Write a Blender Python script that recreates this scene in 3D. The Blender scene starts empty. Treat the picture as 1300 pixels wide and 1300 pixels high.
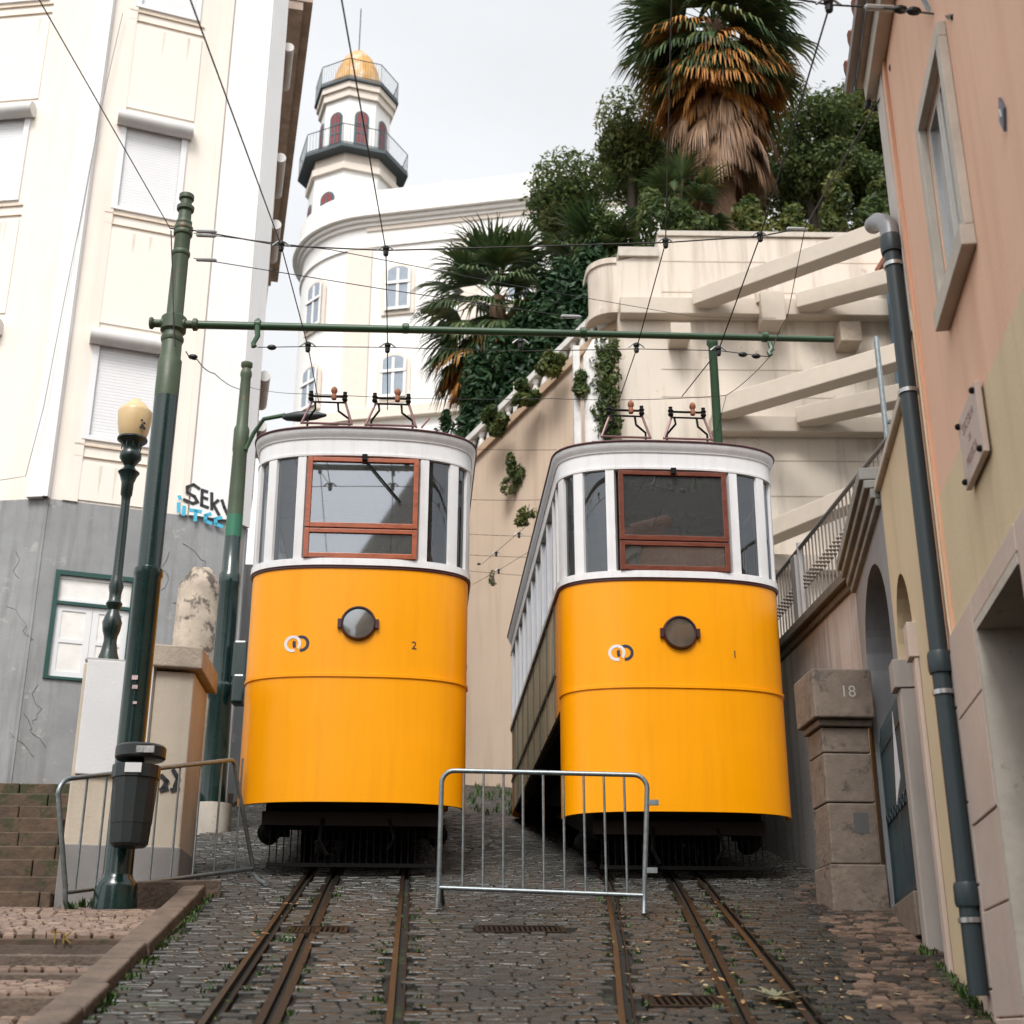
import bpy, math, random
from math import sin, cos, tan, atan, atan2, pi, radians as R, sqrt
from mathutils import Vector, Matrix, noise
S = bpy.context.scene
COL = S.collection
random.seed(7)

# ------------------------------------------------------------------ camera, sky, sun, exposure
TH = atan(661/1715.); YAW = atan(130*cos(TH)/1715.); EYE = 1.5; SL = .223
FW = Vector((sin(YAW)*cos(TH), cos(YAW)*cos(TH), sin(TH)))
RT = Vector((cos(YAW), -sin(YAW), 0)); UP = RT.cross(FW)
CAM = Vector((0, 0, EYE))
cd = bpy.data.cameras.new('camera'); cam = bpy.data.objects.new('camera', cd); COL.objects.link(cam)
cd.sensor_width = 36; cd.lens = 1715/1300*36; cd.clip_start = .1; cd.clip_end = 3000
cam.matrix_world = Matrix(((RT.x, UP.x, -FW.x, 0), (RT.y, UP.y, -FW.y, 0), (RT.z, UP.z, -FW.z, EYE), (0, 0, 0, 1)))
cd.dof.use_dof = True; cd.dof.focus_distance = 12.2; cd.dof.aperture_fstop = 2.6
S.camera = cam
W = bpy.data.worlds.new('World'); S.world = W; W.use_nodes = True
wn = W.node_tree; wn.nodes.clear()
sk = wn.nodes.new('ShaderNodeTexSky'); sk.sky_type = 'NISHITA'; sk.sun_disc = False
SUN_EL, SUN_AZ = 52, 196      # azimuth measured from +Y clockwise: behind the camera, a little to the left
sk.sun_elevation = R(SUN_EL); sk.sun_rotation = R(SUN_AZ); sk.air_density = 1.6; sk.dust_density = 4; sk.ozone_density = 1
hs = wn.nodes.new('ShaderNodeHueSaturation'); hs.inputs['Saturation'].default_value = .16; hs.inputs['Value'].default_value = 1
bg = wn.nodes.new('ShaderNodeBackground'); bg.inputs['Strength'].default_value = .15
wo = wn.nodes.new('ShaderNodeOutputWorld')
wn.links.new(sk.outputs[0], hs.inputs['Color']); gm_ = wn.nodes.new('ShaderNodeGamma'); gm_.inputs[1].default_value = .62; mu_ = wn.nodes.new('ShaderNodeVectorMath'); mu_.operation = 'SCALE'; mu_.inputs['Scale'].default_value = 2.02
wn.links.new(hs.outputs[0], gm_.inputs[0]); wn.links.new(gm_.outputs[0], mu_.inputs[0]); ctc = wn.nodes.new('ShaderNodeTexCoord'); cmp_ = wn.nodes.new('ShaderNodeMapping'); cmp_.inputs['Scale'].default_value = (1.2, 1.2, 3)
cnz = wn.nodes.new('ShaderNodeTexNoise'); cnz.inputs['Scale'].default_value = 1.6; cnz.inputs['Detail'].default_value = 5; cmr = wn.nodes.new('ShaderNodeMapRange')
cmr.inputs[1].default_value = .35; cmr.inputs[2].default_value = .65; cmr.inputs[3].default_value = .86; cmr.inputs[4].default_value = 1.0
cmu = wn.nodes.new('ShaderNodeVectorMath'); cmu.operation = 'SCALE'
wn.links.new(ctc.outputs['Generated'], cmp_.inputs[0]); wn.links.new(cmp_.outputs[0], cnz.inputs['Vector']); wn.links.new(cnz.outputs[0], cmr.inputs[0])
wn.links.new(mu_.outputs[0], cmu.inputs[0]); wn.links.new(cmr.outputs[0], cmu.inputs['Scale']); wn.links.new(cmu.outputs[0], bg.inputs[0]); wn.links.new(bg.outputs[0], wo.inputs[0])
sl = bpy.data.lights.new('sun', 'SUN'); sl.energy = 1.5; sl.angle = R(20); sl.color = (1, .965, .92)
so = bpy.data.objects.new('sun', sl); COL.objects.link(so)
sd = Vector((sin(R(SUN_AZ))*cos(R(SUN_EL)), cos(R(SUN_AZ))*cos(R(SUN_EL)), sin(R(SUN_EL))))
so.rotation_euler = sd.to_track_quat('Z', 'Y').to_euler()
S.view_settings.view_transform = 'Standard'; S.view_settings.look = 'None'
S.view_settings.exposure = .72; S.view_settings.gamma = 1; S.view_settings.use_curve_mapping = False
S.cycles.max_bounces = 7; S.cycles.transparent_max_bounces = 12; S.cycles.use_denoising = True
S.cycles.caustics_reflective = False; S.cycles.caustics_refractive = False

# ------------------------------------------------------------------ surveying: a photo point at a real distance
def ray(px, py):
    return FW + RT*((px-650)/1715.) + UP*((650-py)/1715.)
def PY(px, py, Y):
    d = ray(px, py); return CAM + d*(Y/d.y)
def PX(px, py, X):
    d = ray(px, py); return CAM + d*(X/d.x)
def PG(px, py, off=0):
    d = ray(px, py); return CAM + d*((EYE-off)/(SL*d.y-d.z))
def PP(px, py, p, q):
    n = Vector((q[1]-p[1], p[0]-q[0], 0)); d = ray(px, py)
    return CAM + d*(n.dot(Vector((p[0], p[1], 0)))/n.dot(d))
def G(y): return SL*y

# ------------------------------------------------------------------ materials
MATS = {}
def nd(t, k, **kw):
    n = t.nodes.new(k)
    for a, b in kw.items():
        if a in n.inputs: n.inputs[a].default_value = b
        else: setattr(n, a, b)
    return n
def mat(name, col, rough=.6, metal=0, var=.12, scale=4, bump=0, bscale=40, coat=0, streak=None, blotch=None, spec=.5, stretch=(1, 1, 1)):
    """streak=(colour, amount, scale): vertical run marks; blotch=(colour, threshold, scale): patches of another colour"""
    if name in MATS: return MATS[name]
    m = bpy.data.materials.new(name); m.use_nodes = True; t = m.node_tree; L = t.links
    b = t.nodes['Principled BSDF']
    b.inputs['Roughness'].default_value = rough; b.inputs['Metallic'].default_value = metal
    b.inputs['Coat Weight'].default_value = coat; b.inputs['Coat Roughness'].default_value = .12
    b.inputs['Specular IOR Level'].default_value = spec
    tc = nd(t, 'ShaderNodeTexCoord'); mp = nd(t, 'ShaderNodeMapping'); mp.inputs['Scale'].default_value = stretch
    L.new(tc.outputs['Object'], mp.inputs[0])
    nz = nd(t, 'ShaderNodeTexNoise', Scale=scale, Detail=6, Roughness=.6); L.new(mp.outputs[0], nz.inputs['Vector'])
    mr = nd(t, 'ShaderNodeMapRange'); L.new(nz.outputs[0], mr.inputs[0])
    mr.inputs[1].default_value = .25; mr.inputs[2].default_value = .75
    mr.inputs[3].default_value = 1-var; mr.inputs[4].default_value = 1+var
    cc = nd(t, 'ShaderNodeMix', data_type='RGBA', blend_type='MULTIPLY'); cc.inputs[0].default_value = 1
    cc.inputs[6].default_value = (*col, 1); L.new(mr.outputs[0], cc.inputs[7]); out = cc.outputs[2]
    if streak:
        m2 = nd(t, 'ShaderNodeMapping'); m2.inputs['Scale'].default_value = (1, 1, .07); L.new(tc.outputs['Object'], m2.inputs[0])
        n2 = nd(t, 'ShaderNodeTexNoise', Scale=streak[2], Detail=5, Roughness=.65); L.new(m2.outputs[0], n2.inputs['Vector'])
        r2 = nd(t, 'ShaderNodeMapRange'); L.new(n2.outputs[0], r2.inputs[0])
        r2.inputs[1].default_value = .48; r2.inputs[2].default_value = .72; r2.inputs[3].default_value = 0; r2.inputs[4].default_value = streak[1]
        c2 = nd(t, 'ShaderNodeMix', data_type='RGBA'); L.new(r2.outputs[0], c2.inputs[0]); L.new(out, c2.inputs[6]); c2.inputs[7].default_value = (*streak[0], 1); out = c2.outputs[2]
    if blotch:
        n3 = nd(t, 'ShaderNodeTexNoise', Scale=blotch[2], Detail=7, Roughness=.7); L.new(mp.outputs[0], n3.inputs['Vector'])
        r3 = nd(t, 'ShaderNodeMapRange'); L.new(n3.outputs[0], r3.inputs[0])
        r3.inputs[1].default_value = blotch[1]; r3.inputs[2].default_value = blotch[1]+.06; r3.inputs[3].default_value = 0; r3.inputs[4].default_value = .85
        c3 = nd(t, 'ShaderNodeMix', data_type='RGBA'); L.new(r3.outputs[0], c3.inputs[0]); L.new(out, c3.inputs[6]); c3.inputs[7].default_value = (*blotch[0], 1); out = c3.outputs[2]
    L.new(out, b.inputs['Base Color'])
    rr = nd(t, 'ShaderNodeMapRange'); L.new(nz.outputs[0], rr.inputs[0]); rr.inputs[3].default_value = max(0, rough-.12); rr.inputs[4].default_value = min(1, rough+.12)
    L.new(rr.outputs[0], b.inputs['Roughness'])
    if bump:
        nb = nd(t, 'ShaderNodeTexNoise', Scale=bscale, Detail=5); L.new(mp.outputs[0], nb.inputs['Vector'])
        bp = nd(t, 'ShaderNodeBump', Strength=bump, Distance=.01); L.new(nb.outputs[0], bp.inputs['Height']); L.new(bp.outputs[0], b.inputs['Normal'])
    MATS[name] = m; return m
def leafmat(name, cols, rough=.5, trans=.25, vs=1.2):
    m = bpy.data.materials.new(name); m.use_nodes = True; t = m.node_tree; L = t.links; b = t.nodes['Principled BSDF']
    b.inputs['Roughness'].default_value = rough; b.inputs['Specular IOR Level'].default_value = .3
    g = nd(t, 'ShaderNodeNewGeometry'); cr = nd(t, 'ShaderNodeValToRGB'); cr.color_ramp.interpolation = 'LINEAR'
    e = cr.color_ramp.elements
    while len(e) < len(cols): e.new(.5)
    for i, c in enumerate(cols): e[i].position = i/(len(cols)-1); e[i].color = (*c, 1)
    tc = nd(t, 'ShaderNodeTexCoord'); nz = nd(t, 'ShaderNodeTexNoise', Scale=vs, Detail=2); L.new(tc.outputs['Object'], nz.inputs['Vector'])
    ma = nd(t, 'ShaderNodeMath', operation='MULTIPLY_ADD'); L.new(g.outputs['Random Per Island'], ma.inputs[0]); ma.inputs[1].default_value = .55; 
    mb = nd(t, 'ShaderNodeMapRange'); L.new(nz.outputs[0], mb.inputs[0]); mb.inputs[1].default_value = .35; mb.inputs[2].default_value = .7; mb.inputs[3].default_value = 0; mb.inputs[4].default_value = .45
    L.new(mb.outputs[0], ma.inputs[2]); L.new(ma.outputs[0], cr.inputs[0]); L.new(cr.outputs[0], b.inputs['Base Color'])
    tr = nd(t, 'ShaderNodeBsdfTranslucent'); L.new(cr.outputs[0], tr.inputs['Color']); mx = nd(t, 'ShaderNodeMixShader'); mx.inputs[0].default_value = trans
    L.new(b.outputs[0], mx.inputs[1]); L.new(tr.outputs[0], mx.inputs[2]); L.new(mx.outputs[0], t.nodes['Material Output'].inputs[0])
    MATS[name] = m; return m
def stonemat(name, cols, rough=.55, vs=.6, moss=None):
    m = bpy.data.materials.new(name); m.use_nodes = True; t = m.node_tree; L = t.links; b = t.nodes['Principled BSDF']
    g = nd(t, 'ShaderNodeNewGeometry'); cr = nd(t, 'ShaderNodeValToRGB'); e = cr.color_ramp.elements
    while len(e) < len(cols): e.new(.5)
    for i, c in enumerate(cols): e[i].position = i/(len(cols)-1); e[i].color = (*c, 1)
    tc = nd(t, 'ShaderNodeTexCoord'); nz = nd(t, 'ShaderNodeTexNoise', Scale=vs, Detail=4); L.new(tc.outputs['Object'], nz.inputs['Vector'])
    ma = nd(t, 'ShaderNodeMath', operation='MULTIPLY_ADD'); L.new(g.outputs['Random Per Island'], ma.inputs[0]); ma.inputs[1].default_value = .6
    mb = nd(t, 'ShaderNodeMapRange'); L.new(nz.outputs[0], mb.inputs[0]); mb.inputs[1].default_value = .35; mb.inputs[2].default_value = .65; mb.inputs[3].default_value = 0; mb.inputs[4].default_value = .4
    L.new(mb.outputs[0], ma.inputs[2]); L.new(ma.outputs[0], cr.inputs[0]); out = cr.outputs[0]
    n2 = nd(t, 'ShaderNodeTexNoise', Scale=30, Detail=4); L.new(tc.outputs['Object'], n2.inputs['Vector'])
    mu = nd(t, 'ShaderNodeMix', data_type='RGBA', blend_type='MULTIPLY'); mu.inputs[0].default_value = .5; L.new(out, mu.inputs[6]); L.new(n2.outputs[0], mu.inputs[7]); out = mu.outputs[2]
    if moss:
        n3 = nd(t, 'ShaderNodeTexNoise', Scale=moss[2], Detail=6, Roughness=.7); L.new(tc.outputs['Object'], n3.inputs['Vector'])
        r3 = nd(t, 'ShaderNodeMapRange'); L.new(n3.outputs[0], r3.inputs[0]); r3.inputs[1].default_value = moss[1]; r3.inputs[2].default_value = moss[1]+.1; r3.inputs[4].default_value = .8
        c3 = nd(t, 'ShaderNodeMix', data_type='RGBA'); L.new(r3.outputs[0], c3.inputs[0]); L.new(out, c3.inputs[6]); c3.inputs[7].default_value = (*moss[0], 1); out = c3.outputs[2]
    L.new(out, b.inputs['Base Color']); 
    rm = nd(t, 'ShaderNodeMapRange'); L.new(g.outputs['Random Per Island'], rm.inputs[0]); rm.inputs[3].default_value = rough-.15; rm.inputs[4].default_value = rough+.2; L.new(rm.outputs[0], b.inputs['Roughness'])
    bp = nd(t, 'ShaderNodeBump', Strength=.5, Distance=.01); L.new(n2.outputs[0], bp.inputs['Height']); L.new(bp.outputs[0], b.inputs['Normal'])
    MATS[name] = m; return m
def glassmat(name, base=.06, tint=(.75, .8, .8), rough=.02, k=1.5, dirt=.1):
    m = bpy.data.materials.new(name); m.use_nodes = True; t = m.node_tree; L = t.links; t.nodes.remove(t.nodes['Principled BSDF'])
    tr = nd(t, 'ShaderNodeBsdfTransparent'); tr.inputs[0].default_value = (*tint, 1)
    gl = nd(t, 'ShaderNodeBsdfGlossy', Roughness=rough); gl.inputs[0].default_value = (.84, .9, 1, 1)
    df = nd(t, 'ShaderNodeBsdfDiffuse'); df.inputs[0].default_value = (.45, .45, .42, 1)
    fr = nd(t, 'ShaderNodeFresnel', IOR=1.5); ad = nd(t, 'ShaderNodeMath', operation='MULTIPLY_ADD', use_clamp=True); L.new(fr.outputs[0], ad.inputs[0]); ad.inputs[1].default_value = k; ad.inputs[2].default_value = base
    tc = nd(t, 'ShaderNodeTexCoord'); nz = nd(t, 'ShaderNodeTexNoise', Scale=90, Detail=6, Roughness=.8); L.new(tc.outputs['Object'], nz.inputs['Vector'])
    mr = nd(t, 'ShaderNodeMapRange'); L.new(nz.outputs[0], mr.inputs[0]); mr.inputs[1].default_value = .45; mr.inputs[2].default_value = .75; mr.inputs[3].default_value = dirt*.3; mr.inputs[4].default_value = dirt*2
    m0 = nd(t, 'ShaderNodeMixShader'); L.new(mr.outputs[0], m0.inputs[0]); L.new(tr.outputs[0], m0.inputs[1]); L.new(df.outputs[0], m0.inputs[2])
    mx = nd(t, 'ShaderNodeMixShader'); L.new(ad.outputs[0], mx.inputs[0]); L.new(m0.outputs[0], mx.inputs[1]); L.new(gl.outputs[0], mx.inputs[2])
    L.new(mx.outputs[0], t.nodes['Material Output'].inputs[0]); MATS[name] = m; return m

yellow = mat('tram yellow paint', (.98, .375, .0), .36, var=.03, scale=2, coat=.08, spec=.3, bump=.06, bscale=5, streak=((.72, .25, .004), .25, 9))
white = mat('tram white paint', (.76, .76, .77), .35, var=.05, coat=.2, streak=((.5, .47, .43), .3, 14))
maroon = mat('maroon paint', (.09, .025, .03), .4)
wood = mat('varnished wood', (.36, .085, .03), .3, var=.3, scale=9, coat=.4, stretch=(1, 1, 4))
wood2 = mat('dark varnished wood', (.15, .035, .016), .35, var=.3, scale=9, coat=.4, stretch=(1, 1, 4))
black = mat('black iron', (.006, .0055, .0055), .75, spec=.2)
rubber = mat('black rubber', (.015, .015, .015), .6)
rust = mat('rusty rail steel', (.014, .009, .006), .6, metal=.0, spec=.15, var=.4, scale=12, blotch=((.06, .026, .010), .6, 7))
railtop = mat('worn rail steel', (.022, .014, .009), .42, metal=.0, spec=.3, var=.3, scale=10, stretch=(1, .1, 1))
plate = mat('slot plate steel', (.011, .008, .006), .5, metal=.0, spec=.22, var=.4, scale=8, stretch=(1, .2, 1))
inner = mat('tram interior paint', (.16, .15, .13), .6)
galv = mat('galvanised steel', (.24, .27, .28), .42, metal=.7, var=.25, scale=25, bump=.1)
green = mat('dark green enamel', (.006, .024, .022), .2, var=.3, scale=6, coat=.3, bump=.12, bscale=60, blotch=((.03, .055, .045), .68, 14))
olive = mat('olive green pole paint', (.05, .075, .037), .5, var=.2, scale=7, bump=.1, blotch=((.22, .07, .02), .62, 5))
bright = mat('bright green paint', (.015, .13, .07), .45)
poleg = mat('green arm paint', (.03, .075, .035), .4, var=.2)
cast = mat('lamp cast iron', (.004, .018, .015), .3, var=.3, bump=.2, bscale=60, coat=.2)
binm = mat('grey plastic', (.014, .019, .020), .4, var=.1)
globe = mat('yellowed lamp glass', (.66, .47, .24), .35, var=.1, scale=3, spec=.6)
wire = mat('wire', (.015, .012, .012), .5, metal=.3)
fit = mat('wire fitting', (.035, .035, .035), .4, metal=.6)
porc = mat('insulator', (.35, .36, .36), .25)
rustred = mat('rusty fitting', (.25, .08, .03), .6)
pinkiron = mat('faded iron', (.22, .12, .12), .45, metal=.3)
cream = mat('cream render', (.82, .76, .685), .85, var=.04, scale=1.2, bump=.15, bscale=60, streak=((.68, .58, .48), .45, 2.2))
paleP = mat('white render', (.80, .80, .80), .85, var=.04, scale=1, bump=.15, bscale=60, streak=((.6, .58, .54), .3, 3))
greyR = mat('grey render base', (.27, .275, .28), .85, var=.22, scale=1.2, bump=.35, bscale=18, streak=((.16, .155, .15), .7, 6), blotch=((.38, .37, .35), .6, 3.2))
shut = mat('white shutter', (.74, .74, .75), .55, var=.03)
shutbox = mat('shutter box', (.62, .60, .58), .5, var=.1)
stain = mat('grime', (.12, .1, .09), .8)
wallA = mat('beige retaining wall', (.60, .475, .37), .85, var=.05, scale=.8, bump=.15, bscale=30, streak=((.42, .29, .2), .5, 4))
wallB = mat('cream retaining wall', (.66, .585, .50), .85, var=.07, scale=.6, bump=.2, bscale=20, streak=((.27, .21, .155), .62, 2.6), blotch=((.45, .37, .29), .62, 1.8))
beamM = mat('beam render', (.56, .49, .41), .8, var=.06, bump=.1)
brownst = mat('weathered brown stone', (.38, .29, .235), .9, var=.35, scale=3, bump=.5, bscale=15)
limes = mat('limestone', (.52, .47, .41), .8, var=.15, scale=5, bump=.3, bscale=30, blotch=((.25, .21, .17), .62, 6))
capst = mat('rough cap stone', (.42, .35, .28), .9, var=.2, scale=8, bump=.7, bscale=35)
pinkst = mat('pinkish marble cladding', (.58, .47, .41), .6, var=.08, scale=3, bump=.2, bscale=25, blotch=((.34, .19, .13), .66, 4.5), streak=((.35, .27, .22), .35, 4))
orange = mat('orange render', (.80, .51, .365), .85, var=.05, scale=1.3, bump=.15, bscale=50, streak=((.5, .22, .12), .35, 3))
yellowR = mat('yellow render', (.68, .55, .36), .85, var=.07, scale=1.3, bump=.2, bscale=40, streak=((.44, .31, .17), .4, 4))
greyblue = mat('grey blue render', (.27, .28, .295), .85, var=.12, scale=2, bump=.3, bscale=25, streak=((.15, .14, .14), .45, 5))
streakW = mat('streaked grey render', (.50, .475, .46), .85, var=.12, scale=1.5, bump=.3, bscale=25, streak=((.17, .155, .145), .7, 7))
oldst = mat('old brown stone', (.19, .15, .12), .85, var=.28, scale=6, bump=.6, bscale=25, blotch=((.09, .075, .065), .57, 5))
mossst = mat('mossy step stone', (.085, .055, .036), .85, var=.5, scale=5, bump=1, bscale=20, blotch=((.035, .04, .014), .5, 3))
kerbst = mat('brown kerb stone', (.115, .083, .062), .7, var=.45, scale=6, bump=1, bscale=30)
gate = mat('teal grey gate paint', (.03, .052, .06), .5, var=.2)
pipeM = mat('dark slate pipe', (.022, .036, .043), .45, var=.1)
pipeB = mat('grey zinc elbow', (.24, .24, .25), .4, metal=.3)
dark = mat('dark interior', (.012, .012, .012), .9)
winglass = glassmat('window glass', .12, (.3, .33, .35), .03, 2, .15)
tramglass = glassmat('tram glass', .04, (.72, .76, .74), .02, 1.2, .06)
windglass = glassmat('windscreen glass', .2, (.4, .43, .43), .03, 1.5, .2)
grpaint = mat('green window paint', (.01, .06, .05), .4)
farW = mat('far white render', (.85, .84, .82), .8, var=.03)
farC = mat('far cream stone', (.76, .68, .60), .8, var=.05)
gold = mat('golden dome tiles', (.60, .32, .08), .5, var=.3, scale=2.2, blotch=((.6, .5, .38), .53, 2.5))
redW = mat('red curtain', (.22, .035, .04), .6)
iron = mat('grey blue iron', (.06, .08, .09), .5)
blueh = mat('blue grey render', (.19, .24, .28), .8, var=.1)
terr = mat('hillside earth', (.10, .09, .05), .9, var=.3, scale=.5)
bark = mat('palm bark', (.16, .09, .055), .9, var=.4, scale=6, bump=.8, bscale=8)
marble = mat('marble plaque', (.50, .40, .35), .4, var=.12, scale=5)
paperW = mat('white sticker', (.6, .6, .6), .5)
redP = mat('red print', (.45, .03, .04), .5)
spray = mat('black spray paint', (.02, .02, .025), .7)
cyan = mat('cyan spray paint', (.06, .42, .6), .7)
ochre = mat('ochre spray paint', (.22, .14, .02), .8)
mark = mat('dark blue marking', (.018, .022, .05), .4)
markW = mat('white marking', (.75, .72, .7), .4)
lens = glassmat('headlamp lens', .14, (.85, .9, .87), .1, 1, .15)
reflm = mat('lamp reflector', (.22, .27, .26), .35, metal=.5)
tilem = mat('roof tiles', (.3, .12, .07), .8, var=.3, scale=8, bump=.5)
leafG = leafmat('tree leaves', [(.03, .055, .02), (.065, .105, .03), (.13, .165, .05), (.24, .235, .08)], trans=.4)
leafY = leafmat('sunlit olive leaves', [(.03, .055, .018), (.07, .105, .025), (.18, .19, .05), (.3, .27, .09)], trans=.4)
leafH = leafmat('cypress hedge leaves', [(.014, .042, .018), (.03, .075, .03), (.06, .11, .04)])
palmG = leafmat('palm frond green', [(.02, .05, .022), (.05, .095, .035), (.10, .14, .05), (.25, .2, .07)], trans=.15)
palmO = leafmat('palm frond orange', [(.25, .09, .025), (.45, .18, .04), (.55, .28, .08), (.14, .13, .04)], trans=.15)
palmD = leafmat('palm frond dead', [(.16, .09, .05), (.27, .16, .095), (.38, .25, .16), (.42, .18, .05)], trans=.1)
weedM = leafmat('weed green', [(.025, .06, .015), (.05, .1, .02), (.09, .13, .03)])
litterM = leafmat('fallen leaves', [(.25, .12, .05), (.4, .22, .09), (.3, .26, .16), (.12, .08, .03)], trans=.05)
cobM = stonemat('basalt setts', [(.012, .0125, .010), (.022, .0215, .017), (.037, .033, .026), (.07, .047, .034)], .5, .7, ((.03, .05, .016), .62, 1.6))
calM = stonemat('limestone setts', [(.10, .06, .042), (.19, .12, .085), (.29, .195, .145), (.38, .28, .215)], .6, .8, ((.05, .045, .03), .6, 2.5))
calM2 = stonemat('dusty setts', [(.012, .011, .010), (.03, .023, .018), (.15, .096, .067), (.30, .20, .145)], .6, 1.1, ((.035, .045, .025), .58, 1.8))

# ------------------------------------------------------------------ mesh helpers
def org(p):
    v = Vector((0, 0, 0))
    while p: v += p.location; p = p.parent
    return v
class MB:
    def __init__(s): s.v = []; s.f = []; s.mi = []; s.m = 0
    def add(s, vs, fs):
        o = len(s.v); s.v += [tuple(v) for v in vs]
        for f in fs: s.f.append(tuple(i+o for i in f)); s.mi.append(s.m)
        return s
    def obox(s, o, a, b, c, ra, rb, rc):
        o = Vector(o); a = Vector(a); b = Vector(b); c = Vector(c)
        vs = [o+a*x+b*y+c*z for x in ra for y in rb for z in rc]
        fs = [(0, 1, 3, 2), (4, 6, 7, 5), (0, 4, 5, 1), (2, 3, 7, 6), (0, 2, 6, 4), (1, 5, 7, 3)]
        return s.add(vs, fs)
    def box(s, x, y, z): return s.obox((0, 0, 0), (1, 0, 0), (0, 1, 0), (0, 0, 1), x, y, z)
    def prism(s, pts, d):      # planar polygon pushed along d
        pts = [Vector(p) for p in pts]; d = Vector(d); n = len(pts)
        s.add(pts+[p+d for p in pts], [tuple(range(n)), tuple(range(2*n-1, n-1, -1))]+[(i, i+n, (i+1) % n+n, (i+1) % n) for i in range(n)])
        return s
    def tube(s, pts, r, n=8, cap=True):
        pts = [Vector(p) for p in pts]; rs = r if isinstance(r, (list, tuple)) else [r]*len(pts)
        vs = []; N = len(pts); u = None
        for i, p in enumerate(pts):
            t = (pts[min(i+1, N-1)]-pts[max(i-1, 0)]).normalized()
            if u is None: u = t.orthogonal().normalized()
            else: u = (u-t*u.dot(t)).normalized()
            w = t.cross(u)
            for k in range(n): a = 2*pi*k/n; vs.append(p+(u*cos(a)+w*sin(a))*rs[i])
        fs = [(i*n+k, i*n+(k+1) % n, (i+1)*n+(k+1) % n, (i+1)*n+k) for i in range(N-1) for k in range(n)]
        if cap: fs += [tuple(range(n-1, -1, -1)), tuple(range((N-1)*n, N*n))]
        return s.add(vs, fs)
    def lathe(s, o, prof, n=24, ax=(0, 0, 1), cap=True):
        o = Vector(o); ax = Vector(ax).normalized(); u = ax.orthogonal().normalized(); w = ax.cross(u); vs = []
        for r, z in prof:
            for k in range(n): a = 2*pi*k/n; vs.append(o+ax*z+(u*cos(a)+w*sin(a))*r)
        N = len(prof); fs = [(i*n+k, i*n+(k+1) % n, (i+1)*n+(k+1) % n, (i+1)*n+k) for i in range(N-1) for k in range(n)]
        if cap: fs += [tuple(range(n-1, -1, -1)), tuple(range((N-1)*n, N*n))]
        return s.add(vs, fs)
    def build(s, name, m, parent=None, smooth=False, bevel=0, kind=None):
        me = bpy.data.meshes.new(name); o0 = org(parent)
        me.from_pydata([(v[0]-o0.x, v[1]-o0.y, v[2]-o0.z) for v in s.v], [], s.f)
        for x in (m if isinstance(m, (list, tuple)) else [m]): me.materials.append(x)
        if any(s.mi): me.polygons.foreach_set('material_index', s.mi)
        if smooth: me.polygons.foreach_set('use_smooth', [True]*len(me.polygons)); me.set_sharp_from_angle(angle=R(40))
        me.update()
        o = bpy.data.objects.new(name, me); COL.objects.link(o); o.parent = parent
        if bevel:
            b = o.modifiers.new('bevel', 'BEVEL'); b.width = bevel; b.segments = 2; b.limit_method = 'ANGLE'; b.angle_limit = R(50)
        if kind: o['kind'] = kind
        return o
def thing(name, label, cat, loc=(0, 0, 0), group=None):
    o = bpy.data.objects.new(name, None); COL.objects.link(o); o.location = loc; o.empty_display_size = .1
    return tag(o, label, cat, group)
def tag(o, label, cat, group=None, kind=None):
    if label: o['label'] = label
    if cat: o['category'] = cat
    if group: o['group'] = group
    if kind: o['kind'] = kind
    return o
def text_mesh(txt, size, name, m, parent, M, thick=.0, shear=0):
    c = bpy.data.curves.new(name, 'FONT'); c.body = txt; c.size = size; c.align_x = 'CENTER'; c.align_y = 'CENTER'; c.extrude = thick; c.shear = shear
    tmp = bpy.data.objects.new('tmp', c); COL.objects.link(tmp); bpy.context.view_layer.update()
    me = bpy.data.meshes.new_from_object(tmp.evaluated_get(bpy.context.evaluated_depsgraph_get()))
    bpy.data.objects.remove(tmp); o0 = org(parent)
    for v in me.vertices: v.co = (M @ v.co)-o0
    me.materials.clear(); me.materials.append(m)
    me.name = name; o = bpy.data.objects.new(name, me); COL.objects.link(o); o.parent = parent; return o
class Fr:      # a wall plane: u along it, n out of it towards the street, z up
    def __init__(s, p, q, out):
        s.o = Vector((p[0], p[1], 0)); s.u = Vector((q[0]-p[0], q[1]-p[1], 0)); s.len = s.u.length; s.u.normalize()
        s.n = Vector((s.u.y, -s.u.x, 0)); s.n *= 1 if s.n.dot(Vector((out[0], out[1], 0))) > 0 else -1
        s.p = (p[0], p[1]); s.q = (q[0], q[1])
    def P(s, u, n, z): return s.o+s.u*u+s.n*n+Vector((0, 0, z))
    def at(s, px, py):
        d = ray(px, py); t = s.n.dot(s.o-CAM)/s.n.dot(d); w = CAM+d*t; return (w-s.o).dot(s.u), w.z
    def box(s, mb, ru, rn, rz): return mb.obox(s.o, s.u, s.n, (0, 0, 1), ru, rn, rz)
    def M(s, u, n, z):   # matrix for text lying on the wall, readable from outside
        x = s.u if s.u.cross(Vector((0, 0, 1))).dot(s.n) > 0 else -s.u
        p = s.P(u, n, z); return Matrix(((x.x, 0, s.n.x, p.x), (x.y, 0, s.n.y, p.y), (0, 1, 0, p.z), (0, 0, 0, 1)))
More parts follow.
